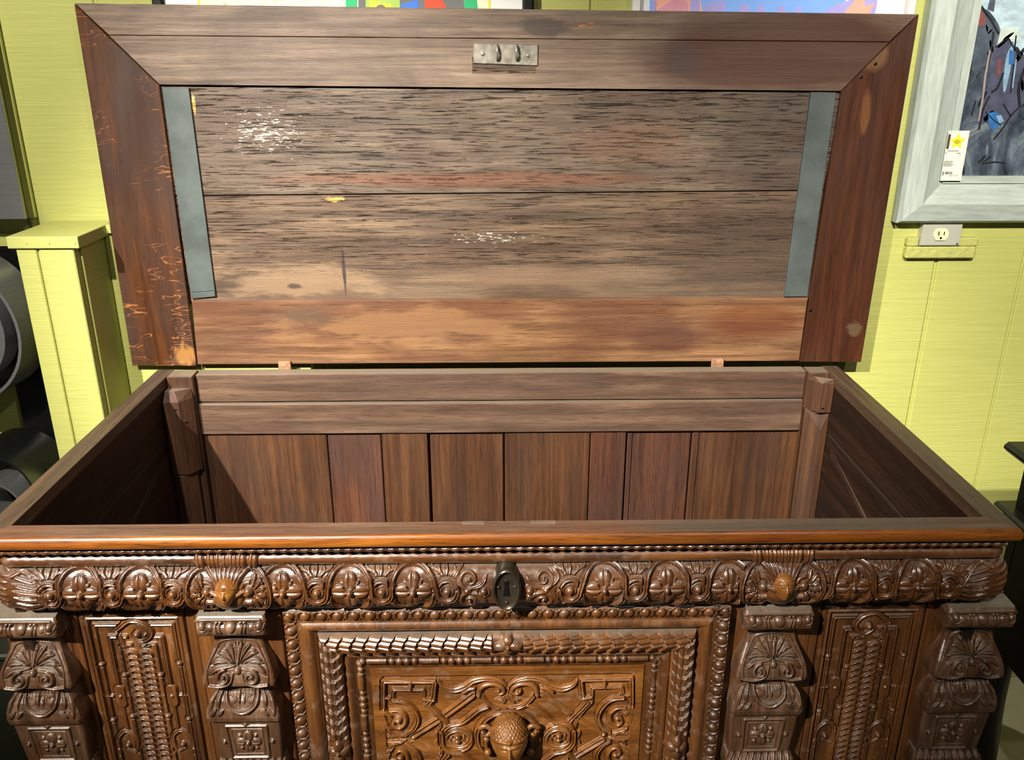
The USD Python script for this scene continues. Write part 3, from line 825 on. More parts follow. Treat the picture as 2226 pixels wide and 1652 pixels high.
# acanthus at the ends
for sx in (-1, 1):
    for q_ in range(7):
        y0 = SM - 0.034 + 0.0115 * q_
        fr.leaf([(sx * 0.718, SM - 0.024 + 0.008 * q_), (sx * 0.742, y0), (sx * 0.764, y0 + 0.006)], 0.0095, 0.005)
    fr.ribbon(smooth_path([(sx * 0.714, SM - 0.032), (sx * 0.720, SM + 0.008), (sx * 0.742, SM + 0.036), (sx * 0.764, SM + 0.030)]), 0.008, 0.0056, 'strap')
    for q_ in range(9):
        fr.dome((sx * 0.778, 0.010 + 0.0105 * q_), 0.010, 0.0048, 0.0045, 0.5 * sx)
# console fans over the plain bead
for k, c in enumerate(CONS):
    lab = 80 + k
    for q_ in np.linspace(-1, 1, 7):
        pth = smooth_path([(c + 0.013 * q_, SM + 0.002), (c + 0.016 * q_, SM + 0.022), (c + 0.026 * q_ + 0.010 * q_ ** 3, SM + 0.050), (c + 0.032 * q_ + 0.012 * q_ ** 3, FS[-1] - 0.016)])
        fr.ribbon(pth, [0.008, 0.010, 0.013, 0.015], [0.011, 0.0095, 0.007, 0.005], 'round', label=lab, groove=0.5)
    fr.ribbon(smooth_path([(c - 0.031, SM + 0.007), (c - 0.017, SM + 0.001), (c, SM - 0.001), (c + 0.017, SM + 0.001), (c + 0.031, SM + 0.007)]), [0.003, 0.010, 0.018, 0.010, 0.003], [0.004, 0.011, 0.014, 0.011, 0.004], 'round', label=lab)
    fr.dome((c, SM - 0.012), 0.024, 0.028, 0.010, label=lab)
rough = meshkit.noise(np.c_[fr.U.ravel() * 130, fr.V.ravel() * 130, np.zeros(fr.U.size)]).reshape(fr.U.shape) if hasattr(meshkit, 'noise') else 0
fr.H += 0.0005 * rough
names = {0: 'frieze'}
names.update({10 + k: 'rosette' for k in range(len(ROS))})
names.update({40 + k: 'boss' for k in range(len(BEAD))})
names.update({60 + k: 'scroll_boss' for k in range(4)})
names.update({80 + k: 'console' for k in range(2)})
frieze = emit(frieze_map(fr.U, fr.V, fr.H), fr.L, names, CARVE, chest)


# --- little heads
def head_mesh(c, sx, sy, sz, net=True, tilt=0.0, sub=5):
    """A mask: netted cap, brow, closed eyes, long nose, chin. Faces -Y."""
    m = trimesh.creation.icosphere(subdivisions=sub)
    p = np.array(m.vertices)
    x, y, z = p.T                                       # y out of the panel is -y
    f = np.clip(-y, 0, 1) ** 0.6                        # frontness
    g = lambda cx, cz, rx, rz: np.exp(-((x - cx) / rx) ** 2 - ((z - cz) / rz) ** 2)
    d = np.zeros(len(p))
    capz = 0.22
    cap = np.clip((z - capz) / 0.05, 0, 1)
    if net:
        u, w = np.arctan2(x, -y) * 4.6, z * 5.2
        lines = np.minimum(np.abs(((u + w) % 1) - 0.5), np.abs(((u - w) % 1) - 0.5))
        d += cap * (0.045 - 0.05 * np.exp(-(lines / 0.09) ** 2))
    d += 0.09 * np.exp(-((z - capz) / 0.05) ** 2) * (0.4 + 0.6 * f)                                        # band
    d += f * (0.09 * g(-0.26, 0.04, 0.2, 0.06) + 0.09 * g(0.26, 0.04, 0.2, 0.06))                       # brows
    d += f * (-0.09 * g(-0.28, -0.08, 0.15, 0.08) - 0.09 * g(0.28, -0.08, 0.15, 0.08))
    d += f * (0.07 * g(-0.28, -0.11, 0.12, 0.05) + 0.07 * g(0.28, -0.11, 0.12, 0.05))                   # lids
    nose = np.exp(-(x / (0.075 + 0.12 * np.clip(-(z - 0.02), 0, 0.4))) ** 2) * np.clip((0.10 - z) / 0.36, 0, 1) * np.clip((z + 0.44) / 0.06, 0, 1)
    d += f * 0.28 * nose
    d += f * (0.08 * g(0, -0.56, 0.22, 0.035) + 0.07 * g(0, -0.65, 0.18, 0.04) - 0.05 * g(0, -0.605, 0.24, 0.016))
    d += f * 0.06 * g(0, -0.92, 0.2, 0.1)
    d += f * 0.16 * np.exp(-(x / 0.09) ** 2 - ((z - capz - 0.03) / 0.075) ** 2)                            # jewel on the band
    p = p * (1 + d)[:, None]
    taper = np.where(p[:, 2] < 0, 1 + 0.38 * p[:, 2], 1)
    p[:, 0] *= taper
    p = p * np.array([sx, sy, sz])
    co, si = math.cos(tilt), math.sin(tilt)
    p = np.c_[p[:, 0], p[:, 1] * co - p[:, 2] * si, p[:, 1] * si + p[:, 2] * co]
    return p + np.asarray(c), np.array(m.faces)


for c in CONS:
    obj('mask', head_mesh((XC + c, 0.004, -0.098), 0.0172, 0.019, 0.0225, True, -0.42, 4), MASKW, frieze, smooth=True, label='small golden-brown carved head')

# --- keyhole escutcheon
esc = 'keyhole_escutcheon'
o = at(1101, 1274, Y=0.006)
eo = thing('keyhole_plate', parent=chest, label='oval dark bronze keyhole plate with a raised border')
th = np.linspace(0, 2 * np.pi, 48, endpoint=False)


def oval(rx, rz, y):
    return np.c_[o[0] + rx * np.cos(th), np.full(48, y), o[2] + rz * np.sin(th)]


rings = [oval(0.0225, 0.038, 0.024), oval(0.0225, 0.038, -0.002), oval(0.0215, 0.0365, -0.006), oval(0.0195, 0.034, -0.0075), oval(0.0175, 0.0315, -0.006), oval(0.0165, 0.030, -0.0025), oval(0.010, 0.02, 0.0), oval(0.0001, 0.0001, 0.0005)]
v = np.vstack(rings)
q = np.vstack([np.c_[k * 48 + np.arange(48), k * 48 + (np.arange(48) + 1) % 48, (k + 1) * 48 + (np.arange(48) + 1) % 48, (k + 1) * 48 + np.arange(48)] for k in range(7)])
obj('plate', (v, q[:, ::-1] if False else q), BRASS, eo, smooth=50)
obj('keyhole', join([sphere((o[0], 0.0, o[2] + 0.010), (0.0048, 0.0012, 0.0055), 2), prism([(o[0] - 0.0022, o[2] + 0.008), (o[0] + 0.0022, o[2] + 0.008), (o[0] + 0.0055, o[2] - 0.014), (o[0] - 0.0055, o[2] - 0.014)], 'y', -0.0009, 0.002)]), BLACKP, eo)
for sx, sz in ((-1, 0.004), (1, 0.004)):
    obj('pin', sphere((o[0] + sx * 0.0128, -0.0022, o[2] + sz), (0.0022, 0.002, 0.0022), 2), BRASS, eo, smooth=True)
obj('pin', sphere((o[0], -0.0022, o[2] - 0.0245), (0.0028, 0.002, 0.0022), 2), BRASS, eo, smooth=True)

# --- side panels with strapwork and a column of scales
YF = 0.060


def flat_map(cx, zt):
    return lambda R: np.stack([cx + R.U, YF - R.H, zt + R.V], -1)


def strap_panel(w, h, half):
    R = Relief(-w / 2, w / 2, -h, 0.0, 0.001)
    m = np.minimum(w / 2 - np.abs(R.U), -R.V)
    R.H[:] = np.where(m < 0.016, 0.0085 * np.clip(m / 0.003, 0.15, 1), 0.0022)
    R.H[m < 0.0172] -= 0.0032 * np.clip(1 - np.abs(m[m < 0.0172] - 0.0105) / 0.002, 0, 1)
    B = 0.0008
    W_, Hs = 0.0085, 0.0072
    for s in (-1, 1):
        X = lambda k: s * k * w / 2
        x1, x2, x3 = 0.745, 0.50, 0.345
        # the outermost strap runs down from the top, with small beads on it
        R.ribbon([(s * 0.012, -0.026), (X(x1), -0.026), (X(x1), -0.30)], W_, Hs, 'strap', base=B)
        R.ribbon([(s * 0.016, -0.050), (X(x2), -0.050), (X(x2), -0.165)], W_, Hs, 'strap', base=B)
        R.ribbon([(s * 0.010, -0.066), (X(x3), -0.066), (X(x3), -0.30)], W_ * 0.8, Hs, 'strap', base=B)
        for k, zz in ((x1, -0.105), (x3, -0.128), (x1, -0.222), (x3, -0.215)):
            R.dome((X(k), zz), 0.0062, 0.0052, 0.0088, base=B, over=0.0012)
        # cross knot
        R.ribbon([(X(x1 + 0.04), -0.172), (X(x3 - 0.02), -0.172)], 0.006, 0.0056, 'flat', base=B)
        R.ribbon([(X(x2), -0.158), (X(x2), -0.186)], 0.020, 0.0058, 'flat', base=B, over=0.001)
        R.dome((X(x2), -0.172), 0.005, 0.005, 0.009, base=B)
        R.ribbon([(X(x2), -0.186), (X(x2), -0.250)], W_ * 0.8, Hs, 'strap', base=B)
        # volute low down
        R.ribbon(smooth_path([(X(x1), -0.285), (X(x1) - s * 0.002, -0.262), (X(x2) + s * 0.004, -0.248), (X(x2) - s * 0.012, -0.262), (X(x2) - s * 0.008, -0.292), (X(x2) + s * 0.006, -0.288)]), [0.008, 0.009, 0.0085, 0.007, 0.0055], 0.0054, 'strap', base=B, over=0.0012)
        R.dome((X(x2) + s * 0.004, -0.278), 0.005, 0.0055, 0.0088, base=B)
        R.ribbon([(X(x1), -0.29), (X(x1), -h + 0.02)], W_, Hs, 'strap', base=B)
        R.ribbon([(X(x3), -0.30), (X(x3), -h + 0.02)], W_ * 0.8, Hs, 'strap', base=B)
    # scroll at the top
    sg = half
    R.ribbon(smooth_path([(-sg * 0.030, -0.038), (-sg * 0.006, -0.020), (sg * 0.018, -0.026), (sg * 0.026, -0.046), (sg * 0.010, -0.060), (-sg * 0.004, -0.052), (sg * 0.002, -0.042)]), [0.0085, 0.010, 0.010, 0.009, 0.007, 0.005], 0.0062, 'strap', base=B, over=0.0014)
    R.dome((sg * 0.003, -0.046), 0.0058, 0.0062, 0.0105, base=B)
    R.ribbon(smooth_path([(-sg * 0.026, -0.050), (-sg * 0.020, -0.074), (sg * 0.0, -0.078), (sg * 0.020, -0.070)]), [0.007, 0.009, 0.007, 0.005], 0.0056, 'strap', base=B, over=0.0012)
    # scales
    W = R.win((-0.025, -h + 0.004), (0.025, -0.074))
    R.H[W] = np.where(np.abs(R.U[W]) < 0.0235, 0.0015, R.H[W])
    rows = int((h - 0.09) / 0.0128)
    for k in range(rows):
        vz = -0.088 - 0.0128 * k
        for s in (-1, 1):
            cx, r = s * 0.0120, 0.0122
            ww = R.win((cx - r, vz - 0.022), (cx + r, vz + r))
            du, dv = R.U[ww] - cx, R.V[ww] - vz
            rad = np.hypot(du, np.maximum(dv * 1.12, 0))
            msk = (rad < r) & (np.abs(du) < r)
            hgt = 0.0012 + np.clip((dv + 0.012) / 0.016, 0, 1) * (0.0078 * np.exp(-((rad - r + 0.0026) / 0.0019) ** 2) + 0.0018 * (rad < r - 0.004)) + 0.0016 * np.exp(-(du / 0.0022) ** 2) * (dv < 0.006)
            R.H[ww] = np.where(msk, hgt, R.H[ww])
            R.L[ww] = np.where(msk, 1 + (s > 0), R.L[ww])
    rg = meshkit.noise(np.c_[R.U.ravel() * 140, R.V.ravel() * 60, np.full(R.U.size, 3.0)]).reshape(R.U.shape) if hasattr(meshkit, 'noise') else 0
    R.H += 0.0004 * rg
    return R


PH = 0.46
for cx, half in ((-0.607, 1), (0.617, -1)):
    R = strap_panel(0.174, PH, half)
    emit(flat_map(cx, -0.1685)(R), R.L, {0: 'side_panel', 1: 'scale_column', 2: 'scale_column'}, CARVE_V, chest)
for a, b in ((-0.712, -0.696), (-0.519, -0.503), (0.512, 0.529), (0.706, 0.728)):
    obj('panel_stile', cbox(a, b, 0.052, 0.066, -0.93, -0.142, 0.002), FIELD, chest)
for cx in (-0.607, 0.617):
    obj('panel_rail', cbox(cx - 0.087, cx + 0.087, 0.050, 0.066, -0.93, -0.1685 - PH, 0.002), FIELD, chest)
    obj('panel_rail', cbox(cx - 0.088, cx + 0.088, 0.050, 0.066, -0.1675, -0.141, 0.002), FIELD, chest)


# --- pilasters
def pilaster_pieces():
    """Capital, bell, bracket, block and gadroon, each a closed-sided relief; centred on x = 0."""
    out = []

    def piece(name, rows, step, draw, names=None, side_depth=0.062):
        """rows: (z, half width, depth of the face) from top to bottom."""
        rows = np.array(rows, float)
        L = np.r_[0, np.cumsum(np.hypot(np.diff(rows[:, 0]), np.diff(rows[:, 2])))]
        nv = max(4, int(L[-1] / step))
        s = np.linspace(0, L[-1], nv)
        z, hw, yy = (np.interp(s, L, rows[:, k]) for k in range(3))
        wmax = hw.max()
        R = Relief(-wmax, wmax, -L[-1], 0.0, step)
        R.v = -s[::-1]
        R.U, R.V = np.meshgrid(R.u, R.v)
        R.H = np.zeros_like(R.U)
        R.L = np.zeros(R.U.shape, int)
        draw(R)
        R.H, R.L = R.H[::-1], R.L[::-1]
        fr_ = np.linspace(-1, 1, len(R.u))
        x = hw[:, None] * fr_[None]
        dz, dy = np.gradient(z), np.gradient(yy)
        ln = np.hypot(dz, dy)
        ny, nz = dz / ln, -dy / ln                 # outwards: -y for a face going down
        rnd = 0.0035 * np.clip((np.abs(x) - hw[:, None] + 0.004) / 0.004, 0, 1) ** 2
        Y = yy[:, None] + (R.H) * ny[:, None] + rnd
        Z = z[:, None] + R.H * nz[:, None]
        X = np.stack([x, Y, Z], -1)[::-1]
        lab = R.L[::-1]
        # sides back to the field, top and bottom closed
        back = lambda a: np.stack([a[..., 0], np.full(a.shape[:-1], side_depth), a[..., 2]], -1)
        ex = []

        def strip(a, b):
            k = len(a)
            i_ = np.arange(k - 1)
            ex.append((np.vstack([a, b]), np.c_[i_, i_ + 1, k + i_ + 1, k + i_]))
        l_, r_, t_, b_ = X[:, 0], X[:, -1], X[-1], X[0]
        strip(l_, back(l_))
        strip(back(r_), r_)
        strip(t_, back(t_))
        strip(back(b_), b_)
        out.append((name, X, lab, join(ex), names or {}))

    # capital: sloped top, roll with a bead at each end, egg between
    def cap(R):
        R.ribbon([(-0.050, -0.0415), (0.050, -0.0415)], 0.004, 0.0026, 'round')
        R.dome((0, -0.057), 0.0095, 0.0115, 0.0060)
        for k_ in (1, 2):
            for s in (-1, 1):
                R.ribbon(smooth_path([(s * (0.010 + 0.006 * k_), -0.047), (s * (0.013 + 0.006 * k_), -0.058), (s * (0.011 + 0.006 * k_), -0.068)]), 0.004, 0.0038, 'round')
        for s in (-1, 1):
            R.dome((s * 0.034, -0.058), 0.006, 0.008, 0.0034)
            R.ring((s * 0.0465, -0.057), 0.0090, 0.0028, 0.0034)
            R.dome((s * 0.0465, -0.057), 0.0066, 0.0070, 0.0080, label=1 + (s > 0))
    a = np.linspace(0.3, np.pi - 0.35, 12)
    roll = [(-0.166 - 0.0125 + 0.0125 * math.cos(x), 0.0575 - 0.003 * math.sin(x), 0.021 - 0.011 * math.sin(x)) for x in a]
    piece('capital', [(-0.146, 0.050, 0.052), (-0.1485, 0.0505, 0.047), (-0.153, 0.054, 0.018), (-0.158, 0.0555, 0.0135), (-0.162, 0.0575, 0.013)] + roll + [(-0.1935, 0.050, 0.021), (-0.1965, 0.0485, 0.030), (-0.198, 0.048, 0.045)], 0.0009, cap, {1: 'bead', 2: 'bead'})

    # bell with palmette
    def bell(R):
        c = (0.0, -0.068)
        R.ribbon(smooth_path([(-0.048, -0.094), (-0.053, -0.066), (-0.050, -0.040), (-0.040, -0.020), (0.0, -0.014), (0.040, -0.020), (0.050, -0.040), (0.053, -0.066), (0.048, -0.094)]), 0.003, 0.0030, 'round')
        for s in (-1, 1):
            for (ex_, ey_), (mx, my) in (((0.008, -0.021), (0.006, -0.040)), ((0.028, -0.026), (0.016, -0.034)), ((0.042, -0.040), (0.027, -0.040)), ((0.048, -0.057), (0.033, -0.052)), ((0.048, -0.076), (0.036, -0.064))):
                R.leaf([(s * 0.005, -0.060), (s * mx, my), (s * ex_, ey_)], 0.0125, 0.0062, over=0.0009)
            R.volute((s * 0.0225, -0.079), 0.0125, 1.2, np.pi / 2, 0.0070, 0.0072, -s)
            R.ribbon(smooth_path([(s * 0.008, -0.074), (s * 0.013, -0.089), (s * 0.030, -0.096), (s * 0.048, -0.094)]), 0.0042, 0.0046, 'round')
        R.leaf([(0, -0.060), (0, -0.018)], 0.008, 0.0052)
        R.dome(c, 0.0068, 0.0068, 0.0080)
    piece('bell', [(-0.198, 0.042, 0.030), (-0.206, 0.0395, 0.0365), (-0.216, 0.0395, 0.0375), (-0.228, 0.0425, 0.034), (-0.243, 0.049, 0.026), (-0.258, 0.055, 0.018), (-0.271, 0.0582, 0.0135), (-0.281, 0.0595, 0.012), (-0.2875, 0.0592, 0.0128), (-0.292, 0.056, 0.018), (-0.2935, 0.054, 0.050)], 0.0009, bell)

    # bracket with a scallop
    def bracket(R):
        for s in (-1, 1):
            R.dome((s * 0.0145, -0.028), 0.014, 0.021, 0.004, s * 0.4)
            for k_ in range(4):
                R.leaf([(s * (0.004 + 0.0065 * k_), -0.012), (s * (0.006 + 0.0075 * k_), -0.028), (s * (0.004 + 0.005 * k_), -0.048 + 0.005 * k_)], 0.0066, 0.0068)
            R.leaf([(s * 0.040, -0.012), (s * 0.046, -0.032), (s * 0.040, -0.058)], 0.011, 0.006)
            R.leaf([(s * 0.050, -0.014), (s * 0.057, -0.034), (s * 0.054, -0.066)], 0.011, 0.006)
            R.leaf([(s * 0.032, -0.058), (s * 0.044, -0.068)], 0.008, 0.005)
            R.leaf([(s * 0.044, -0.054), (s * 0.054, -0.070)], 0.008, 0.005)
        t_ = np.linspace(np.pi * 1.02, np.pi * 1.98, 24)
        R.ribbon(np.c_[0.036 * np.cos(t_), -0.014 + 0.046 * np.sin(t_)], 0.0085, 0.0066, 'strap', over=0.0008)
    piece('bracket', [(-0.300, 0.043, 0.050), (-0.3025, 0.044, 0.033), (-0.309, 0.0445, 0.031), (-0.3105, 0.046, 0.027), (-0.322, 0.0535, 0.018), (-0.338, 0.0595, 0.0125), (-0.352, 0.061, 0.0115), (-0.362, 0.060, 0.014), (-0.3665, 0.058, 0.020), (-0.3675, 0.058, 0.04)], 0.0009, bracket)

    # block with a framed rose
    def block(R):
        z0 = -0.052
        R.ribbon([(-0.034, z0 + 0.035), (0.034, z0 + 0.035), (0.034, z0 - 0.037), (-0.034, z0 - 0.037), (-0.034, z0 + 0.035)], 0.0050, 0.0030, 'flat', bev=0.001)
        R.ribbon([(-0.026, z0 + 0.027), (0.026, z0 + 0.027), (0.026, z0 - 0.029), (-0.026, z0 - 0.029), (-0.026, z0 + 0.027)], 0.0022, 0.0018, 'flat', bev=0.0008)
        for x_, y_ in ((0, z0 + 0.040), (0, z0 - 0.041), (-0.042, z0), (0.042, z0)):
            R.ring((x_, y_), 0.0052, 0.0022, 0.0026)
            R.dome((x_, y_), 0.0036, 0.0036, 0.0050)
        for k_ in range(4):
            ag = k_ * np.pi / 2
            R.dome((0.0115 * math.cos(ag), z0 + 0.0115 * math.sin(ag)), 0.0115, 0.0092, 0.0058, ag, label=1, groove=0.35, over=0.0007)
            ag += np.pi / 4
            R.dome((0.019 * math.cos(ag), z0 + 0.019 * math.sin(ag)), 0.0042, 0.0034, 0.0042, ag, label=1)
        R.dome((0, z0), 0.0050, 0.0050, 0.0092, label=1)
    piece('block', [(-0.3675, 0.0575, 0.03), (-0.369, 0.058, 0.021), (-0.385, 0.0575, 0.0225), (-0.43, 0.0545, 0.025), (-0.452, 0.053, 0.0265), (-0.455, 0.053, 0.035)], 0.0009, block, {1: 'rosette'})

    def gad(R):
        for k_ in range(9):
            x_ = -0.052 + 0.013 * k_
            R.ribbon(smooth_path([(x_ + 0.005, -0.008), (x_, -0.022), (x_ - 0.004, -0.034)]), [0.010, 0.011, 0.008], 0.006, 'round', groove=0.3)
    piece('gadroon', [(-0.455, 0.050, 0.05), (-0.457, 0.056, 0.026), (-0.464, 0.060, 0.019), (-0.476, 0.061, 0.016), (-0.490, 0.058, 0.020), (-0.492, 0.056, 0.05)], 0.0010, gad)

    def shaft(R):
        for s in (-1, 0, 1):
            R.ribbon([(s * 0.026, -0.015), (s * 0.026, -0.36)], 0.014, -0.0, 'flat')
    piece('shaft', [(-0.492, 0.052, 0.05), (-0.494, 0.053, 0.027), (-0.86, 0.047, 0.030), (-0.87, 0.047, 0.05)], 0.004, shaft)
    return out


PIECES = pilaster_pieces()
for cx in (-0.763, -0.433, 0.445, 0.775):
    pil = thing('pilaster', parent=chest)
    obj('backboard', cbox(cx - 0.052 if abs(cx) > 0.6 else cx - 0.070, cx + 0.052 if abs(cx) > 0.6 else cx + 0.070, 0.050, 0.066, -0.90, -0.1435, 0.002), FIELD, pil)
    for name, X, lab, ex, nm in PIECES:
        # all labels of a piece are pieces of the pilaster: one level under it
        nn = dict(nm)
        nn[0] = name
        sh = np.array([cx, 0, 0])
        ev, ef = ex
        emit_owner = emit(X + sh, np.zeros_like(lab) if not nm else lab, nn, PILW, pil, owner=None, extra=(np.asarray(ev) + sh, ef)) if not nm else None
        if nm:
            for L_ in [0] + sorted(nm):
                pass
            # keep beads and roses on the same level as the pieces they sit on
            n_, m_ = X.shape[:2]
            du, dv = np.gradient(X, axis=1), np.gradient(X, axis=0)
            N_ = np.cross(du, dv)
            N_ /= np.maximum(np.linalg.norm(N_, axis=2, keepdims=True), 1e-12)
            idx = np.arange(n_ * m_).reshape(n_, m_)
            q = np.stack([idx[:-1, :-1], idx[:-1, 1:], idx[1:, 1:], idx[1:, :-1]], -1).reshape(-1, 4)
            ql = lab[:-1, :-1].reshape(-1)
            for L_ in sorted(set(ql.tolist())):
                f = q[ql == L_]
                used, inv = np.unique(f, return_inverse=True)
                f = inv.reshape(-1, 4)
                v, nnv = X.reshape(-1, 3)[used] + sh, N_.reshape(-1, 3)[used]
                f = np.vstack([f[:, [0, 1, 2]], f[:, [0, 2, 3]]])
                if L_ == 0:
                    ea = meshkit.arrays(trimesh.Trimesh(*va((np.asarray(ev) + sh, ef)), process=False), 30)
                    f = np.vstack([f, ea[1] + len(v)])
                    v, nnv = np.vstack([v, ea[0]]), np.vstack([nnv, ea[2]])
                obj(nn[L_], (v, f), PILW, pil, normals=nnv)

# --- moulded frame of the centre panel
CX = 0.0085
FXL, FXR, FZT, FZB = CX - 0.3635, CX + 0.3635, -0.1560, -0.74
TW = 0.1335


def frame_height(t, a, amid, flip=False):
    """Height over the field, at t inwards from the outer edge and a along (amid: middle of the run)."""
    h = np.zeros_like(t)
    e = np.interp(t, [0, 0.001, 0.0025, 0.0195, 0.0205, 0.0225], [0.02, 0.029, 0.0305, 0.0265, 0.0255, 0.0215])
    h = np.where(t < 0.0225, e, h)
    x = np.clip((t - 0.0225) / 0.027, 0, 1)
    h = np.where((t >= 0.0225) & (t < 0.0495), 0.0235 + 0.005 * np.sin(np.pi * np.clip(x * 1.25 - 0.15, 0, 1)) - 0.008 * x ** 3, h)
    x = np.clip((t - 0.0505) / 0.040, 0, 1)
    h = np.where((t >= 0.0495) & (t < 0.0915), 0.0135 + 0.0165 * np.sqrt(np.clip(1 - (2 * x - 1) ** 2, 0, 1)), h)
    x = np.clip((t - 0.0915) / 0.019, 0, 1)
    h = np.where((t >= 0.0915) & (t < 0.1105), 0.0150 + 0.0045 * np.sin(np.pi * np.clip(0.15 + x, 0, 1)) - 0.006 * x ** 2, h)
    x = np.clip((t - 0.1105) / 0.010, 0, 1)
    h = np.where((t >= 0.1105) & (t < 0.1205), 0.0085 + 0.0045 * np.sqrt(np.clip(1 - (2 * x - 1) ** 2, 0, 1)), h)
    x = np.clip((t - 0.1205) / 0.013, 0, 1)
    h = np.where(t >= 0.1205, 0.0085 - 0.0065 * x ** 0.6, h)
    lab = np.zeros(t.shape, int)
    # eggs and darts
    p = 0.0262
    k = (a - amid) / p
    fr_ = k - np.floor(k) - 0.5
    r2 = (fr_ * p / 0.0088) ** 2 + ((t - 0.0112) / 0.0088) ** 2
    egg = 0.0075 * np.sqrt(np.clip(1 - r2, 0, 1))
    shell = 0.0040 * np.exp(-((np.sqrt(r2) - 1.32) / 0.13) ** 2)
    dart = 0.0040 * np.exp(-((0.5 - np.abs(fr_)) * p / 0.0018) ** 2) * ((t > 0.004) & (t < 0.019))
    inb = (t > 0.002) & (t < 0.0205)
    h = h + np.where(inb, np.maximum(np.maximum(egg, dart), shell) - 0.0035, 0)
    lab = np.where(inb, 1, lab)
    # laurel: overlapping leaves in two rows, meeting a small rose in the middle
    p = 0.0215
    b = (t - 0.0710) / 0.0190
    d = np.abs(a - amid)
    ph = d / p + (-0.55 if flip else 0.55) * np.abs(b) ** 1.4 + 8
    fr_ = ph - np.floor(ph)
    if flip:
        fr_ = 1 - fr_
    leaf = 0.0062 * (1 - fr_) ** 0.8 * np.clip(fr_ / 0.10, 0, 1) - 0.0030 * np.exp(-(b / 0.10) ** 2) - 0.0018 * np.exp(-((np.abs(b) - 0.5) / 0.10) ** 2)
    inl = (np.abs(b) < 1) & (d > 0.026)
    h = h + np.where(inl, leaf * np.clip((1 - np.abs(b)) / 0.12, 0, 1), 0)
    ros = np.zeros_like(h)
    for q_ in range(4):
        ag = q_ * np.pi / 2
        u_, v_ = (a - amid) - 0.012 * math.cos(ag), (t - 0.0710) - 0.011 * math.sin(ag)
        ra, rb = (0.012, 0.0085) if q_ % 2 == 0 else (0.0085, 0.011)
        ros = np.maximum(ros, 0.0075 * np.sqrt(np.clip(1 - (u_ / ra) ** 2 - (v_ / rb) ** 2, 0, 1)))
    ros = np.maximum(ros, 0.0105 * np.sqrt(np.clip(1 - ((a - amid) / 0.0048) ** 2 - ((t - 0.0710) / 0.0048) ** 2, 0, 1)))
    h = h + np.where((np.abs(b) < 1.05) & (d <= 0.026), ros, 0)
    lab = np.where(np.abs(b) < 1, 2, lab)
    # beads and reels
    p = 0.088
    k = (a - amid) / p + 0.5
    fr_ = (k - np.floor(k)) * p
    bead = np.zeros_like(h)
    for q_ in range(4):
        bead = np.maximum(bead, 0.0058 * np.sqrt(np.clip(1 - ((fr_ - 0.0245 - 0.013 * q_) / 0.0058) ** 2 - ((t - 0.1155) / 0.0056) ** 2, 0, 1)) if q_ in (0, 3) else 0.0066 * np.sqrt(np.clip(1 - ((fr_ - 0.0245 - 0.013 * q_) / 0.0066) ** 2 - ((t - 0.1155) / 0.006) ** 2, 0, 1)))
    inz = (fr_ > 0.017) & (fr_ < 0.071) & (t > 0.109) & (t < 0.122)
    h = np.where(inz, 0.0075 + bead, h)
    lab = np.where((t > 0.1100) & (t < 0.1210), 3, lab)
    return h, lab


cf = thing('centre_frame', parent=chest, label='raised frame of carved mouldings round the mask panel')
FN = {0: 'moulding', 1: 'egg_moulding', 2: 'laurel_moulding', 3: 'bead_moulding'}


def frame_run(kind):
    stp = 0.0009
    nt = int(TW / stp)
    t = np.linspace(0, TW, nt)
    if kind == 'top':
        ns = int((FXR - FXL) / 0.0010)
        s = np.linspace(0, 1, ns)
        Tm, Sm = np.meshgrid(t, s, indexing='ij')
        A = FXL + Tm + (FXR - FXL - 2 * Tm) * Sm
        h, lab = frame_height(Tm, A, CX)
        X = np.stack([A, YF - h, FZT - Tm], -1)
        return X[::-1], lab[::-1]
    L = FZT + 0.52 + 0.0
    zb = -0.60
    ns = int((FZT - zb) / 0.0010)
    s = np.linspace(0, 1, ns)
    Sm, Tm = np.meshgrid(s, t, indexing='ij')
    A = zb + (FZT - Tm - zb) * Sm
    mid = -0.445
    h, lab = frame_height(Tm, A, mid, True)
    if kind == 'left':
        return np.stack([FXL + Tm, YF - h, A], -1), lab
    X = np.stack([FXR - Tm, YF - h, A], -1)
    return X[:, ::-1], lab[:, ::-1]


def emit_flat(X, lab, names, mat, parent):
    du, dv = np.gradient(X, axis=1), np.gradient(X, axis=0)
    N_ = np.cross(du, dv)
    N_ /= np.maximum(np.linalg.norm(N_, axis=2, keepdims=True), 1e-12)
    n_, m_ = X.shape[:2]
    idx = np.arange(n_ * m_).reshape(n_, m_)
    q = np.stack([idx[:-1, :-1], idx[:-1, 1:], idx[1:, 1:], idx[1:, :-1]], -1).reshape(-1, 4)
    ql = lab[:-1, :-1].reshape(-1)
    for L_ in sorted(set(ql.tolist())):
        used, inv = np.unique(q[ql == L_], return_inverse=True)
        obj(names[L_], (X.reshape(-1, 3)[used], inv.reshape(-1, 4)), mat, parent, normals=N_.reshape(-1, 3)[used])


for kind in ('top', 'left', 'right'):
    X, lab = frame_run(kind)
    emit_flat(X, lab, FN, CARVE_V, cf)
obj('frame_edge', join([cbox(FXL, FXR, YF - 0.026, YF + 0.004, FZT - 0.006, FZT + 0.002, 0.002), cbox(FXL - 0.0005, FXL + 0.006, YF - 0.022, YF + 0.004, -0.74, FZT, 0.002), cbox(FXR - 0.006, FXR + 0.0005, YF - 0.022, YF + 0.004, -0.74, FZT, 0.002)]), CARVE, cf)
obj('bottom_moulding', cbox(FXL, FXR, YF - 0.028, YF + 0.004, -0.74, -0.602, 0.01), CARVE, cf)

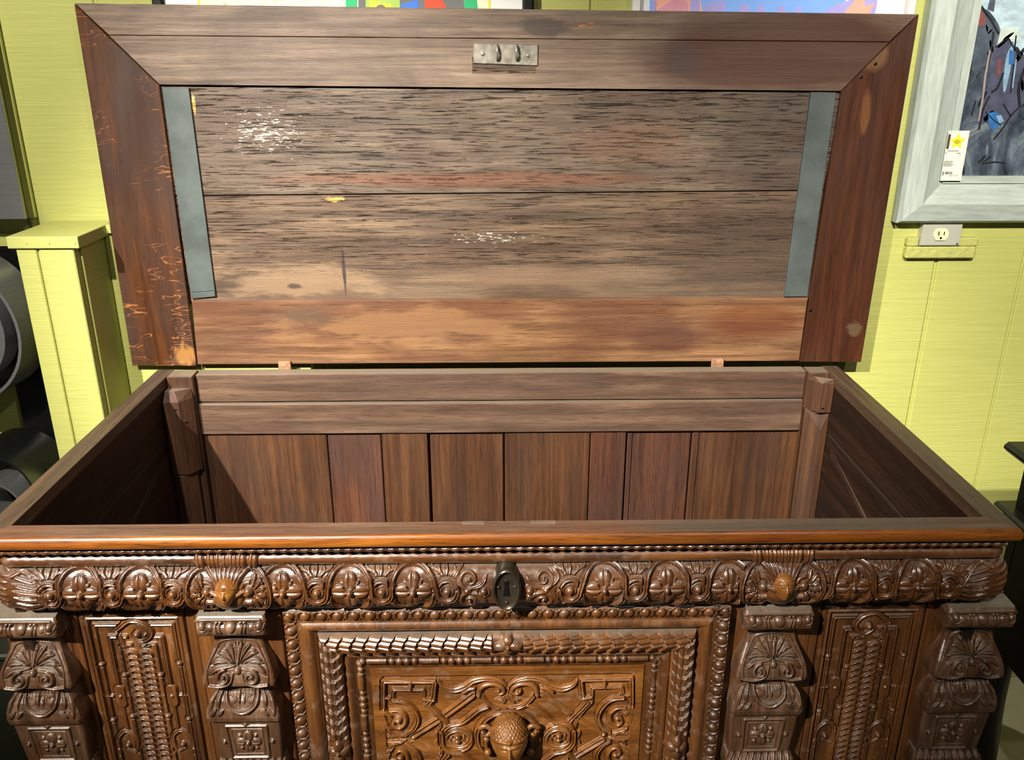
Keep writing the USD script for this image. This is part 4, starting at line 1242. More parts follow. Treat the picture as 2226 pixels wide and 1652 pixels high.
# --- centre panel: strapwork, traced on the panel's plane
x0, x1, z1, z0 = FXL + TW - 0.002, FXR - TW + 0.002, FZT - TW + 0.002, -0.602
zc = at(1108, 1440 + 555 / 3.478, Y=YF)[2]
R = Relief(x0 - CX, x1 - CX, z0, z1, 0.0009)


def T7(pts):
    """Points traced on the photograph's panel (an enlargement, 3.478 to 1), as (x from the middle, z)."""
    return np.array([(lambda q: (q[0] - CX, q[2]))(at(800 + a / 3.478, 1440 + b / 3.478, Y=YF)) for a, b in pts])


def both(fn):
    for sx in (1, -1):
        for sz in (1, -1):
            fn(lambda p: np.c_[sx * np.asarray(p)[:, 0], zc + sz * (np.asarray(p)[:, 1] - zc)])


mm = np.minimum(np.minimum(R.U - R.u[0], R.u[-1] - R.U), R.v[-1] - R.V)
R.H[:] = np.where(mm < 0.018, 0.0052, 0.0052 - 0.0042 * np.clip((mm - 0.018) / 0.002, 0, 1))
B = 0.0010
W7 = 45 / 3.478 * 0.00073
LO, HI = 0.0062, 0.0076


def layer1(q):
    R.ribbon(q(smooth_path(T7([(340, 540), (560, 400), (800, 225)]))), 0.0135, LO, 'strap', base=B, groove=0.35)


def layer2(q):
    R.ribbon(q(T7([(117, 335), (117, 126), (507, 126), (492, 255), (455, 300), (612, 455)])), W7 * 0.95, HI, 'strap', base=B, over=0.0014)
    R.ribbon(q(T7([(180, 275), (192, 192), (420, 192), (425, 300)])), W7 * 0.75, LO, 'strap', base=B)
    R.ribbon(q(smooth_path(T7([(425, 300), (500, 380), (545, 450), (545, 530), (520, 600)]))), W7 * 0.7, LO, 'strap', base=B)
    R.ribbon(q(T7([(140, 252), (205, 258)])), W7 * 0.6, HI, base=B)
    R.ribbon(q(T7([(322, 130), (324, 190)])), W7 * 0.7, HI, base=B)
    R.ribbon(q(T7([(425, 262), (500, 272)])), W7 * 0.6, HI, base=B)
    R.ribbon(q(smooth_path(T7([(185, 270), (280, 285), (350, 345), (376, 420), (345, 490), (285, 530)]))), [W7 * 0.95, W7, W7 * 0.7], HI, 'strap', base=B, over=0.0012)
    R.ribbon(q(smooth_path(T7([(165, 350), (235, 352), (282, 395), (278, 450), (235, 480), (195, 455), (205, 420)]))), [W7 * 0.5, W7 * 0.9, W7 * 0.8, W7 * 0.5], HI, 'round', base=B, over=0.001)
    for a in ([(125, 335), (150, 380), (190, 400)], [(128, 420), (140, 470), (190, 500)], [(150, 500), (190, 530), (270, 540)], [(150, 545), (210, 540), (290, 553)], [(125, 380), (128, 430), (160, 470)]):
        R.leaf(q(T7(a)), W7 * 0.9, 0.0062, base=B)
    c = q(T7([(230, 424)]))[0]
    R.dome(c, 0.0062, 0.0062, 0.0100, base=B)


def layer3(q):
    # loops with a bead at either side of the oval, and the band from loop to oval
    c = q(T7([(675, 545)]))[0]
    t_ = np.linspace(0, 2 * np.pi, 40)
    R.ribbon(np.c_[c[0] + 0.0235 * np.cos(t_), c[1] + 0.0225 * np.sin(t_)], W7, LO, 'strap', base=B)
    R.ring(c, 0.0125, 0.0032, 0.0048, base=B)
    R.dome(c, 0.0060, 0.0060, 0.0110, base=B, label=2 + (c[0] > 0))
    R.ribbon(q(smooth_path(T7([(560, 600), (560, 520), (610, 462), (700, 440), (760, 400), (830, 345), (900, 318)]))), W7, HI, 'strap', base=B, over=0.0014)
    R.ribbon(q(smooth_path(T7([(850, 225), (900, 285), (960, 325), (1060, 340)]))), W7 * 0.85, LO, 'strap', base=B)


both(layer1)
both(layer2)
both(layer3)


def crest(q):
    R.ribbon(q(smooth_path(T7([(530, 125), (570, 172), (650, 196), (730, 172), (800, 125), (900, 108), (990, 125), (1055, 178)]))), [W7 * 0.4, W7 * 1.5, W7 * 1.5, W7 * 1.2, W7 * 0.8], HI, 'round', base=B, groove=0.35, over=0.001)
    R.ribbon(q(smooth_path(T7([(835, 235), (850, 180), (900, 150), (970, 150), (1020, 180), (1020, 210), (985, 218), (962, 196)]))), [W7, W7 * 1.1, W7, W7 * 0.8, W7 * 0.6], HI + 0.001, 'round', base=B, over=0.001)
    R.dome(q(T7([(985, 195)]))[0], 0.0042, 0.0042, 0.0098, base=B)
    R.ribbon(q(smooth_path(T7([(720, 215), (760, 190), (800, 180)]))), W7 * 0.8, HI, 'round', base=B)
    for a in ([(1058, 215), (1058, 275)], [(1030, 235), (1010, 262), (960, 270)], [(1040, 225), (1025, 275), (1000, 290)]):
        R.leaf(q(T7(a)), W7 * 0.8, 0.0064, base=B)


both(crest)
oc = (T7([(1080, 555)])[0][0] * 0, zc + 0.003)
t_ = np.linspace(0, 2 * np.pi, 64)
ow, oh = 0.0545, 0.0555
R.ribbon(np.c_[ow * np.cos(t_), oc[1] + oh * np.sin(t_)], W7 * 1.05, HI, 'strap', base=B, over=0.0014)
ins = ((R.U / (ow - 0.004)) ** 2 + ((R.V - oc[1]) / (oh - 0.004)) ** 2) < 1
R.H[ins] = -0.003 
for s in (-1, 1):
    for k_ in range(4):
        R.leaf([(s * (0.034 + 0.003 * k_), oc[1] - 0.002), (s * (0.030 + 0.0045 * k_), oc[1] - 0.03)], 0.005, 0.006, base=-0.003)
rg = meshkit.noise(np.c_[R.U.ravel() * 140, R.V.ravel() * 140, np.full(R.U.size, 7.0)]).reshape(R.U.shape) if hasattr(meshkit, 'noise') else 0
R.H += 0.0003 * rg
cpn = emit(np.stack([CX + R.U, YF - R.H, R.V], -1), R.L, {0: 'centre_panel', 2: 'boss', 3: 'boss'}, CENTRE, chest)
hz = zc + 0.012
obj('mask', head_mesh((CX + 0.002, 0.036, hz + 0.004), 0.0330, 0.040, 0.046, True, -0.32, 5), MASKW, cpn, smooth=True, label='carved head in a netted cap with closed eyes')
for s in (-1, 1):
    xx = CX + 0.002 + s * 0.0405
    t_ = np.linspace(0, 1, 26)
    aa = np.pi * (0.1 if s > 0 else 0.9) + s * t_ * 2 * np.pi * 1.05
    r_ = 0.0115 * (1 - 0.6 * t_)
    obj('ear_scroll', tube_mesh(np.c_[xx + r_ * np.cos(aa), 0.044 - 0.006 * t_, hz + 0.016 + r_ * np.sin(aa)], np.linspace(0.0048, 0.0038, 26), 10), CENTRE, cpn, smooth=True)
    obj('pendant', join([sphere((xx - s * 0.001, 0.044, hz - 0.002), (0.0062, 0.0062, 0.0062), 2), tube_mesh([(xx, 0.05, hz - 0.008), (xx, 0.05, hz - 0.026)], 0.0034, 8), tube_mesh([(xx + s * 0.007, 0.053, hz - 0.004), (xx + s * 0.006, 0.053, hz - 0.026)], 0.0028, 8), sphere((xx - s * 0.003, 0.046, hz - 0.034), (0.0068, 0.0068, 0.0068), 2)]), CENTRE, cpn, smooth=40)

# ------------------------------------------------------------------ pictures on the wall
def frame_boards(path, x0, x1, z0, z1, w, prof, mat_h, mat_v):
    """Mitred moulding; prof: (t inwards 0..1, depth in front of the wall) pairs."""
    prof = np.array(prof)
    for k, (p, q, nx, nz) in enumerate((((x0, z0), (x1, z0), 0, 1), ((x1, z0), (x1, z1), -1, 0), ((x1, z1), (x0, z1), 0, -1), ((x0, z1), (x0, z0), 1, 0))):
        p, q = np.array(p), np.array(q)
        d = (q - p) / np.linalg.norm(q - p)
        nrm = np.array([nx, nz])
        rows = []
        for base, sg in ((p, 1), (q, -1)):
            o2 = base[None] + w * prof[:, :1] * nrm[None] + sg * w * prof[:, :1] * d[None]
            rows.append(np.c_[o2[:, 0], YW - prof[:, 1], o2[:, 1]])
        kk = len(prof)
        v = np.vstack(rows)
        i = np.arange(kk)
        j = (i + 1) % kk
        f = np.vstack([np.c_[i, j, kk + j], np.c_[i, kk + j, kk + i]])
        m = trimesh.Trimesh(v, f, process=False)
        obj('frame_side', va(m), mat_h if k % 2 == 0 else mat_v, path, smooth=30)


art = thing('framed_abstract', 'abstract print of bright painted shapes in a narrow black frame, above the lid', 'picture', (-0.32, YW, 0.70))
bx0, bx1, bz0, bz1 = -0.712, 0.0745, 0.70, 1.25
frame_boards(art, bx0, bx1, bz0, bz1, 0.024, [(0, 0.0), (0, 0.030), (0.2, 0.034), (0.8, 0.034), (1, 0.028), (1, 0.0)], BLACKP, BLACKP)
ya = YW - 0.022
obj('mat_board', cbox(bx0 + 0.02, bx1 - 0.02, ya, YW - 0.002, bz0 + 0.02, bz1 - 0.02, 0.001), WHITE, art)
xa0, xa1, za0, za1 = -0.616, -0.020, 0.755, 1.19
YEL = plain('paint_yellow', (236, 214, 60), 0.7)
obj('paper_border', cbox(xa0 - 0.0045, xa1 + 0.0045, ya - 0.0005, ya + 0.001, za0 - 0.0045, za1 + 0.0045, 0.0002), YEL, art)
obj('paper', cbox(xa0, xa1, ya - 0.001, ya + 0.001, za0, za1, 0.0002), CREAM, art)


def shape(pxs, mat, k, up=0.10):
    """A painted patch whose lower edge lies behind the lid, continued upwards."""
    p = np.array([at(a, b, Y=ya)[[0, 2]] for a, b in pxs])
    y = ya - 0.0014 - 0.0003 * k
    from shapely.geometry import Polygon
    return prism(p, 'y', y, y + 0.0003)


PGREY, PGREEN, PLIME, PBLUE, PRED = (plain(n_, c_, 0.75, noise=0.08, scale=30) for n_, c_ in (('paint_grey', (108, 108, 108)), ('paint_green', (50, 178, 116)), ('paint_lime', (160, 190, 92)), ('paint_blue', (62, 118, 232)), ('paint_red', (238, 78, 52))))
obj('painted_shape', shape([(780, 60), (778, -90), (1000, -120), (1012, 60)], PGREY, 0), PGREY, art)
obj('painted_shape', shape([(752, 30), (751, -60), (776, -90), (776, 30)], PGREEN, 1), PGREEN, art)
obj('painted_shape', shape([(1010, 30), (1005, -70), (1028, -70), (1040, 30)], PGREEN, 1), PGREEN, art)
obj('painted_shape', shape([(795, 40), (795, -60), (868, -60), (870, 40)], PLIME, 1), PLIME, art)
obj('painted_shape', shape([(805, 40), (803, 0), (851, 10), (853, 40)], YEL, 2), YEL, art)
obj('painted_shape', shape([(870, 34), (871, 10), (908, 0), (910, 5), (909, 34)], PBLUE, 2), PBLUE, art)
obj('painted_shape', shape([(923, 34), (924, -40), (945, -30), (980, 34)], PRED, 2), PRED, art)
th = np.linspace(0, np.pi, 12)
obj('painted_shape', shape([(828 + 13 * math.cos(x), 26 - 16 * math.sin(x)) for x in th], PGREY, 3), PGREY, art)
SPK = plain('paint_spatter', (190, 186, 158), 0.8)
rng = np.random.default_rng(5)
obj('paint_spatter', join([sphere((x, ya - 0.0011, z), (0.002 + 0.004 * a_, 0.0002, 0.003 + 0.005 * b_), 1) for x, z, a_, b_ in zip(rng.uniform(-0.58, -0.31, 46), rng.uniform(0.77, 0.9, 46), rng.random(46) ** 3, rng.random(46) ** 3)]), SPK, art, kind='stuff')

cl = thing('framed_cloud_painting', 'painting of pink clouds on blue in a thin white frame, above the lid', 'picture', (0.56, YW, 0.70))
cx0, cx1 = 0.279, 0.8735
SILVER = plain('white_metal_frame', (222, 222, 214), 0.4, 0.0)
frame_boards(cl, cx0, cx1, 0.70, 1.25, 0.0185, [(0, 0), (0, 0.030), (0.1, 0.032), (0.85, 0.032), (1, 0.024), (1, 0.0)], SILVER, SILVER)
yc = YW - 0.016
obj('mat_board', cbox(cx0 + 0.012, cx1 - 0.012, yc, YW - 0.002, 0.715, 1.235, 0.0008), WHITE, cl)
SKYB = plain('paint_sky_blue', (128, 172, 244), 0.75, noise=0.05, scale=10)
PINK, LILAC, CORAL = (plain(n_, c_, 0.75, noise=0.08, scale=24) for n_, c_ in (('paint_pink', (214, 150, 168)), ('paint_lilac', (166, 160, 222)), ('paint_coral', (236, 170, 150))))
sx0, sx1 = at(1412, 10, Y=yc)[0], at(1888, 10, Y=yc)[0]
obj('sheet', cbox(sx0, sx1 - 0.05, yc - 0.001, yc + 0.001, 0.745, 1.20, 0.0003), SKYB, cl)


def cloud(pxs, mat, k):
    p = smooth_path(np.array([at(a, b, Y=yc)[[0, 2]] for a, b in pxs]), 6)
    y = yc - 0.0012 - 0.0003 * k
    obj('cloud_patch', prism(p[:-1] if np.allclose(p[0], p[-1]) else p, 'y', y, y + 0.0003), mat, cl)


cloud([(1403, -20), (1420, 2), (1418, 16), (1430, 26), (1425, 60), (1520, 60), (1524, 10), (1510, -16), (1450, -40)], CORAL, 0)
cloud([(1428, 24), (1450, 6), (1480, -6), (1496, 10), (1492, 30), (1470, 60), (1425, 60)], PINK, 2)
cloud([(1416, 6), (1426, 2), (1424, 22), (1417, 24)], LILAC, 3)
cloud([(1500, 60), (1502, -6), (1520, 2), (1516, 60)], LILAC, 1)
cloud([(1534, 60), (1534, 12), (1574, 3), (1576, 18), (1562, 60)], LILAC, 2)
cloud([(1600, 60), (1608, 16), (1628, 14), (1630, 60)], LILAC, 1)
cloud([(1640, 60), (1648, 14), (1660, 17), (1660, 60)], LILAC, 1)
cloud([(1684, 60), (1690, 18), (1702, 14), (1706, 26), (1706, 60)], LILAC, 1)
cloud([(1722, 60), (1730, 20), (1742, 18), (1742, 60)], LILAC, 1)
cloud([(1750, 70), (1800, 20), (1860, -6), (1902, -40), (1904, 20), (1880, 70)], LILAC, 1)
cloud([(1810, 70), (1838, 24), (1864, -4), (1880, -10), (1880, 12), (1899, 8), (1890, 30), (1880, 70)], CORAL, 3)

# big painting at the right
big = thing('framed_town_painting', 'large dark painting of sketchy town houses in a wide grey washed frame', 'picture', (1.35, YW, 0.327))
gx0, gz0, gx1, gz1 = 0.905, 0.3265, 1.80, 1.20
fw = 0.105
YG = YW - 0.045
frame_boards(big, gx0, gx1, gz0, gz1, fw, [(0, 0.004), (0, 0.030), (0.06, 0.040), (0.36, 0.0475), (0.42, 0.0495), (0.47, 0.0465), (0.56, 0.040), (0.80, 0.032), (0.84, 0.029), (0.845, 0.033), (1.0, 0.0335), (1.0, 0.010)], GREYF, GREYFV)
yq = YW - 0.024
n_ = {'g': ('geometry', {}), 'm': ('mapping', {'scale': (3, 3, 1.4)}), 'n': ('noise_texture', {'scale': 5.0, 'detail': 6.0, 'roughness': 0.65, 'distortion': 1.6}),
      'm2': ('mapping', {'scale': (9, 9, 4), 'location': (4, 2, 1)}), 'n2': ('noise_texture', {'scale': 4.0, 'detail': 5.0, 'roughness': 0.6, 'distortion': 1.0}),
      'r': ('rgb_ramp', {'ramp': [(0.30, lin((28, 32, 38))), (0.44, lin((58, 68, 80))), (0.56, lin((84, 94, 106))), (0.66, lin((116, 132, 140))), (0.74, lin((104, 66, 60)))]}),
      'x': ('mix', {'mix_type': 'overlay', 'fac': 0.7}), 'b': ('bump', {'strength': 0.7, 'distance': 0.002}), 'p': ('principled_bsdf', {'roughness': 0.42})}
CANVAS = usdkit.material(stage, '/World/Looks/town_painting', n_, [('g.position', 'm.vector'), ('m.vector', 'n.vector'), ('g.position', 'm2.vector'), ('m2.vector', 'n2.vector'), ('n.fac', 'r.fac'), ('r.color', 'x.color1'), ('n2.fac', 'x.color2'), ('x.color', 'p.base_color'), ('n2.fac', 'b.height'), ('b.normal', 'p.normal')], surface='p.BSDF')
obj('canvas', cbox(gx0 + fw - 0.006, gx1 - fw + 0.006, yq, YW - 0.004, gz0 + fw - 0.006, gz1 - fw + 0.006, 0.0005), CANVAS, big)
SK = plain('paint_pale_sky', (168, 190, 200), 0.5, noise=0.3, scale=26, bump=0.002, stretch=(1, 1, 2))
SK2 = plain('paint_cream_sky', (186, 200, 190), 0.5, noise=0.2, scale=30, bump=0.002)
DK = plain('paint_near_black', (30, 34, 39), 0.4, noise=0.3, scale=40, bump=0.001)
SLATE = plain('paint_slate', (70, 80, 92), 0.45, noise=0.35, scale=36, bump=0.002)
PSM = plain('paint_smoke', (92, 104, 112), 0.45, noise=0.35, scale=40, bump=0.002)
VIOL = plain('paint_violet_grey', (70, 72, 92), 0.45, noise=0.3, scale=36, bump=0.002)
BRICKR = plain('paint_brick_red', (118, 66, 62), 0.5, noise=0.3, scale=50, bump=0.001)
TAUPE = plain('paint_taupe', (150, 132, 130), 0.5, noise=0.2, scale=50, bump=0.001)
BL = plain('paint_cobalt', (40, 98, 158), 0.5, noise=0.3, scale=60, bump=0.001)
LBL = plain('paint_ice_blue', (124, 156, 178), 0.5, noise=0.25, scale=50, bump=0.001)


def dab(pxs, mat, k, smooth=True):
    p = np.array([at(a, b, Y=yq)[[0, 2]] for a, b in pxs])
    if smooth and len(p) > 4:
        p = smooth_path(np.vstack([p, p[:1]]), 4)[:-1]
    from shapely.geometry import Polygon
    g = Polygon(p).buffer(0)
    if g.geom_type != 'Polygon':
        g = max(g.geoms, key=lambda x: x.area)
    y = yq - 0.0004 - 0.0003 * k
    obj('brush_patch', prism(np.array(g.exterior.coords)[:-1], 'y', y, y + 0.0003), mat, big)


def stroke(pxs, w, mat, k):
    p = smooth_path(np.array([at(a, b, Y=yq)[[0, 2]] for a, b in pxs]), 6)
    from shapely.geometry import LineString
    g = LineString(p).buffer(w * 0.36)
    y = yq - 0.0004 - 0.0003 * k
    obj('brush_stroke', prism(np.array(g.simplify(0.0004).exterior.coords)[:-1], 'y', y, y + 0.0003), mat, big)


dab([(2124, -60), (2132, 14), (2150, 24), (2175, 66), (2165, 110), (2200, 90), (2226, 118), (2330, 90), (2330, -80)], SK, 0)
dab([(2176, 60), (2212, 62), (2218, 88), (2196, 84), (2168, 104)], SK2, 1)
dab([(2146, 20), (2156, -20), (2165, -10), (2160, 26)], SLATE, 1)
dab([(2190, 84), (2162, 108), (2150, 170), (2138, 262), (2200, 262), (2226, 200), (2230, 130)], VIOL, 1)
dab([(2122, 60), (2132, 26), (2160, 60), (2164, 100), (2144, 140), (2110, 150)], SLATE, 1)
dab([(2124, 24), (2134, 22), (2142, 44), (2136, 56), (2122, 52)], BRICKR, 2)
dab([(2168, 130), (2176, 128), (2174, 160), (2166, 168)], BRICKR, 2)
dab([(2204, 92), (2196, 150), (2184, 200), (2180, 180), (2188, 120)], LBL, 2)
dab([(2194, 108), (2204, 112), (2202, 140), (2192, 140)], BL, 3)
dab([(2146, 246), (2166, 244), (2178, 262), (2160, 282), (2152, 276)], BL, 2)
dab([(2164, 252), (2176, 250), (2182, 264), (2172, 268)], LBL, 3)
dab([(2126, 300), (2138, 288), (2146, 296), (2138, 312)], VIOL, 1)
stroke([(2133, 14), (2150, 38), (2170, 72)], 0.0060, DK, 4)
stroke([(2164, 102), (2189, 84), (2198, 96), (2214, 120)], 0.0040, DK, 4)
stroke([(2208, 78), (2205, 108)], 0.0040, DK, 4)
stroke([(2210, 104), (2218, 122)], 0.0060, DK, 4)
stroke([(2159, 70), (2154, 110), (2148, 140)], 0.0055, DK, 3)
stroke([(2151, 112), (2141, 165), (2136, 210), (2127, 262)], 0.0060, TAUPE, 4)
stroke([(2208, 130), (2200, 190)], 0.0050, LBL, 4)
stroke([(2203, 140), (2196, 200)], 0.0040, DK, 5)
stroke([(2143, 244), (2158, 260), (2175, 272)], 0.0024, DK, 5)
stroke([(2216, 232), (2196, 252), (2178, 280), (2160, 302)], 0.0050, DK, 4)
stroke([(2180, 226), (2196, 252)], 0.0040, DK, 4)
stroke([(2128, 352), (2140, 340)], 0.0070, DK, 3)
stroke([(2138, 352), (2152, 340)], 0.0050, DK, 3)
stroke([(2134, 356), (2160, 352), (2184, 354)], 0.0040, DK, 3)
stroke([(2150, 210), (2136, 240), (2128, 280)], 0.0060, DK, 2)
stroke([(2180, 160), (2168, 190), (2156, 200)], 0.0070, DK, 2)
stroke([(2226, 150), (2214, 190), (2216, 230)], 0.0090, DK, 2)
stroke([(2120, 220), (2112, 250)], 0.0050, DK, 2)
stroke([(2112, 120), (2108, 160)], 0.0060, DK, 2)

rng = np.random.default_rng(11)
for q_ in range(46):
    x_, z_ = rng.uniform(gx0 + fw, gx0 + fw + 0.30), rng.uniform(gz0 + fw + 0.01, gz0 + fw + 0.34)
    a_, l_ = rng.normal(np.pi / 2, 0.5), rng.uniform(0.012, 0.045)
    d_ = np.array([math.cos(a_), math.sin(a_)]) * l_ / 2
    n2 = np.array([-d_[1], d_[0]]) * 0.22
    c_ = np.array([x_, z_])
    k_ = int(rng.integers(0, 4))
    y_ = yq - 0.0007
    poly = smooth_path([c_ - d_, c_ - d_ * 0.4 + n2, c_ + d_ * 0.5 + n2 * 0.8, c_ + d_], 3)
    poly2 = smooth_path([c_ + d_, c_ + d_ * 0.5 - n2 * 0.8, c_ - d_ * 0.4 - n2, c_ - d_], 3)
    obj('brush_stroke', prism(np.vstack([poly[:-1], poly2[:-1]]), 'y', y_, y_ + 0.0003), [SLATE, VIOL, DK, PSM][k_], big)

# price tag standing in the corner of that frame
TAGM = plain('tag_card', (240, 240, 214), 0.6)
PRINT = plain('tag_print', (72, 66, 58), 0.7)
LOGO = plain('tag_brown', (88, 58, 48), 0.7)
GOLDL = plain('tag_gold_line', (206, 196, 130), 0.6)
tag = thing('price_tag', 'white card price tag with a yellow star sticker in the corner of the grey frame', 'price tag', (0.995, YW - 0.06, 0.424))
ty = YW - 0.0405
_a, _b = at(2043.5, 393, Y=ty), at(2107, 284, Y=ty)
t0, t1, tz0, tz1 = 0.9832, 1.0300, _a[2], _b[2]
obj('card', cbox(t0, t1, ty, ty + 0.0007, tz0, tz1, 0.0002), TAGM, tag)
pt = lambda a, b: (t0 + (t1 - t0) * a, tz0 + (tz1 - tz0) * b)


def bar(a0, a1, b0, b1, mat, name='printed_line', lift=0.0002):
    (xa, za), (xb, zb) = pt(a0, b0), pt(a1, b1)
    return cbox(xa, xb, ty - lift, ty, za, zb, 0.00005)


obj('gold_border', join([bar(0.14, 0.905, 0.964, 0.968, GOLDL), bar(0.90, 0.912, 0.0, 0.968, GOLDL)]), GOLDL, tag)
obj('logo_block', bar(0.02, 0.145, 0.64, 0.93, LOGO), LOGO, tag)
obj('printed_text', join([bar(a, b, z, z + 0.012, PRINT) for a, b, z in ((0.10, 0.64, 0.595), (0.02, 0.12, 0.550), (0.56, 0.74, 0.548), (0.72, 0.76, 0.515), (0.02, 0.46, 0.385), (0.02, 0.42, 0.355), (0.02, 0.50, 0.325), (0.02, 0.42, 0.297), (0.02, 0.12, 0.108))]), PRINT, tag)
obj('barcode', join([bar(0.03 + a_, 0.03 + a_ + w_, 0.13, 0.185, PRINT) for a_, w_ in ((0.02, 0.03), (0.06, 0.015), (0.085, 0.03), (0.17, 0.04), (0.22, 0.02), (0.25, 0.045), (0.31, 0.015), (0.34, 0.03), (0.385, 0.015), (0.42, 0.03), (0.47, 0.02))]), PRINT, tag)
tm = meshkit.text_mesh('$865.00', 0.0032, 0.0002)
tv, tf = va(tm)
ox, oz = pt(0.40, 0.09)
obj('price', (np.c_[tv[:, 0] + ox, ty - tv[:, 2] - 0.00005, tv[:, 1] + oz], tf), PRINT, tag)
sc_ = np.array(pt(0.50, 0.785))
ags = np.pi / 2 + np.arange(10) * np.pi / 5
star = np.c_[sc_[0] + np.where(np.arange(10) % 2 == 0, 0.0185, 0.0088) * np.cos(ags), sc_[1] + np.where(np.arange(10) % 2 == 0, 0.0175, 0.0084) * np.sin(ags)]
obj('star_sticker', prism(star, 'y', ty - 0.0006, ty - 0.0003), plain('star_yellow', (242, 222, 40), 0.5), tag)
obj('star_text', join([cbox(sc_[0] + a_, sc_[0] + b_, ty - 0.0008, ty - 0.0006, sc_[1] + z_, sc_[1] + z_ + 0.0014, 0.00005) for a_, b_, z_ in ((-0.0055, 0.0035, 0.0015), (-0.009, 0.0075, -0.0012), (-0.0045, 0.0035, -0.0042))]), plain('star_print', (130, 112, 30), 0.6), tag)

# ------------------------------------------------------------------ socket
STEELPL = plain('galvanised_box', (196, 196, 180), 0.45, 0.3)
IVORY = plain('ivory_plastic', (226, 220, 178), 0.4)
out = thing('wall_socket', 'metal wall socket box with ivory outlet under the grey picture frame', 'socket', (1.018, YW, 0.27))
obj('box', join([cbox(0.973, 1.064, YW - 0.022, YW - 0.0185, 0.273, 0.372, 0.001), cbox(0.973, 1.064, YW - 0.0185, YW + 0.002, 0.271, 0.2755, 0.0008), cbox(0.973, 0.9755, YW - 0.0185, YW + 0.002, 0.275, 0.372, 0.0008), cbox(1.0615, 1.064, YW - 0.0185, YW + 0.002, 0.275, 0.372, 0.0008)]), STEELPL, out)
th = np.linspace(0, 2 * np.pi, 32, endpoint=False)
for zz in (0.2985, 0.342):
    face = np.c_[1.0165 + 0.0168 * np.cos(th), np.clip(0.0168 * np.sin(th), -0.0135, 0.0135) + zz]
    r_ = obj('outlet', prism(face, 'y', YW - 0.0250, YW - 0.020), IVORY, out)
    obj('slot', join([cbox(1.0165 - 0.0075, 1.0165 - 0.0052, YW - 0.0254, YW - 0.0245, zz - 0.002, zz + 0.0075, 0.0002), cbox(1.0165 + 0.0052, 1.0165 + 0.0073, YW - 0.0254, YW - 0.0245, zz - 0.001, zz + 0.0068, 0.0002), sphere((1.0165, YW - 0.025, zz - 0.0078), (0.0028, 0.0006, 0.0028), 1)]), BLACKP, r_)
obj('screw', sphere((1.0585, YW - 0.022, 0.2765), (0.0022, 0.0016, 0.0022), 1), BLACKP, out)
sur = thing('socket_surround', 'rough yellow-painted wooden surround of the wall socket', 'trim', (1.02, YW, 0.24))
obj('bottom_piece', cbox(0.945, 1.108, YW - 0.019, YW, 0.2415, 0.2690, 0.003), ROUGHP, sur)
obj('end_piece', cbox(0.945, 0.9715, YW - 0.018, YW, 0.2692, 0.290, 0.003), ROUGHP, sur)
obj('end_piece', cbox(1.0665, 1.110, YW - 0.018, YW, 0.2692, 0.290, 0.003), ROUGHP, sur)

# ------------------------------------------------------------------ steel sculpture at the left edge
sculp = thing('steel_sculpture', 'abstract brushed steel sculpture of nested rings and plates at the left edge', 'sculpture', (-1.25, 0.72, -Z0))
c1 = np.array([-1.205, 0.665, 0.122])
obj('outer_ring', pipe(c1, 0.170, 0.163, 0.10, (0.10, 1, 0)), STEEL, sculp, smooth=30)
m = trimesh.creation.cylinder(radius=0.130, height=0.05, sections=72)
m.apply_transform(trimesh.geometry.align_vectors([0, 0, 1], [0.1, 1, 0]))
m.apply_translation(c1 + [0.0, 0.035, 0])
obj('drum', va(m), STEEL, sculp, smooth=30)
obj('ring_back', pipe(c1 + [0.009, 0.092, 0], 0.163, 0.02, 0.004, (0.1, 1, 0)), BLACKP, sculp, smooth=30)  # black disc stands in for the shade inside the ring
c2 = np.array([-1.146, 0.60, -0.248])
obj('lower_ring', pipe(c2, 0.108, 0.102, 0.14, (0.12, 1, 0.0)), STEEL_D, sculp, smooth=30)
obj('inner_ring', pipe(c2 + [-0.005, 0.012, -0.038], 0.066, 0.060, 0.11, (0.12, 1, 0)), STEEL, sculp, smooth=30)
obj('plate', cbox(-1.36, -1.045, 0.775, 0.783, 0.345, 0.80, 0.001), STEEL, sculp)
obj('plate', cbox(-1.16, -1.026, 0.795, 0.803, -0.36, 0.28, 0.001), BLACKP, sculp)
obj('plate', cbox(-1.40, -1.10, 0.76, 0.768, -0.36, -0.20, 0.001), STEEL, sculp)
obj('upper_disc', pipe((-1.27, 0.50, 0.78), 0.17, 0.02, 0.012, (0.1, 1, 0)), STEEL, sculp, smooth=30)
obj('upper_plate', cbox(-1.30, -1.155, 0.54, 0.55, 0.62, 1.1, 0.001), STEEL, sculp)
obj('stand', cbox(-1.36, -1.12, 0.45, 0.60, -0.36, -0.34, 0.004), STEEL, sculp)
GREENP = plain('dark_green_paint', (26, 30, 16), 0.6)
pl = thing('display_plinth', 'dark green display plinth under the steel sculpture, left of the chest', 'plinth', (-1.2, 0.42, -Z0))
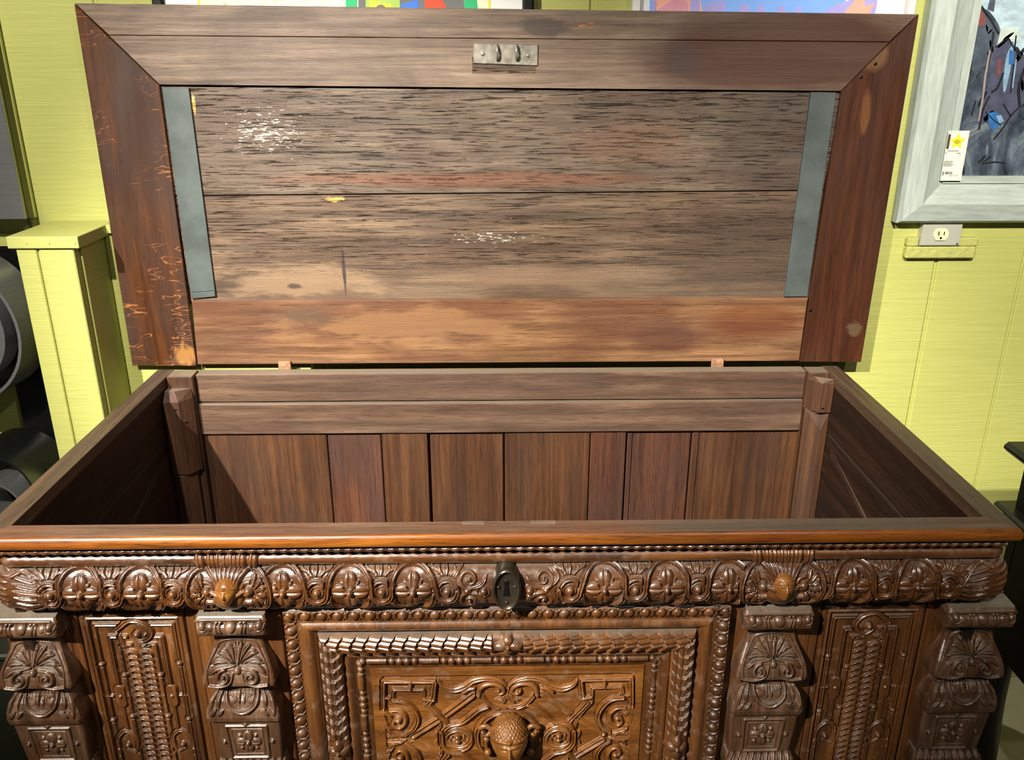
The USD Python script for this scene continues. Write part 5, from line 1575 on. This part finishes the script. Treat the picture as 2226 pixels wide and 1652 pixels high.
obj('body', cbox(-1.50, -0.905, 0.20, 0.62, -0.95, -0.375, 0.004), GREENP, pl)
obj('top_board', cbox(-1.51, -0.900, 0.19, 0.63, -0.375, -0.3605, 0.004), GREENP, pl)
obj('base', cbox(-1.49, -0.915, 0.21, 0.61, -0.98, -0.95, 0.002), BLACKP, pl)
obj('stem', cbox(-1.30, -1.28, 0.56, 0.78, -0.345, 1.0, 0.002), STEEL, sculp)

# ------------------------------------------------------------------ black furniture at the right edge
st = thing('black_stand', 'black wooden stand with moulded shelf and curved leg, beside the right end of the chest', 'stand', (1.30, 0.30, -Z0))
obj('top', cbox(1.066, 1.56, 0.08, 0.502, -0.103, -0.081, 0.008), BLACKP, st)
obj('neck', cbox(1.104, 1.52, 0.12, 0.472, -0.222, -0.103, 0.002), BLACKP, st)
obj('shelf', cbox(1.072, 1.55, 0.08, 0.500, -0.236, -0.222, 0.006), BLACKP, st)
obj('shelf_moulding', cbox(1.084, 1.54, 0.095, 0.488, -0.262, -0.236, 0.010), BLACKP, st)
apr = [(1.100, -0.262), (1.52, -0.262), (1.52, -0.56), (1.47, -0.535), (1.38, -0.505), (1.24, -0.505), (1.175, -0.535), (1.150, -0.58), (1.100, -0.58)]
for yy in (0.125, 0.435):
    obj('apron', prism(apr, 'y', yy, yy + 0.028), BLACKP, st)
obj('side_apron', cbox(1.100, 1.122, 0.15, 0.44, -0.56, -0.262, 0.002), BLACKP, st)
obj('side_apron', cbox(1.498, 1.520, 0.15, 0.44, -0.56, -0.262, 0.002), BLACKP, st)
for yy in (0.142, 0.447):
    p = smooth_path([(1.128, yy, -0.50), (1.130, yy, -0.60), (1.136, yy, -0.72), (1.152, yy, -0.88), (1.150, yy, -0.965)])
    w = np.interp(np.linspace(0, 1, len(p)), [0, 0.25, 0.6, 0.9, 1], [0.030, 0.034, 0.030, 0.028, 0.030])
    obj('leg', tube_mesh(p, w, 14), BLACKP, st, smooth=40)
    obj('leg', tube_mesh(p * [-1, 1, 1] + [2.62, 0, 0], w, 14), BLACKP, st, smooth=40)
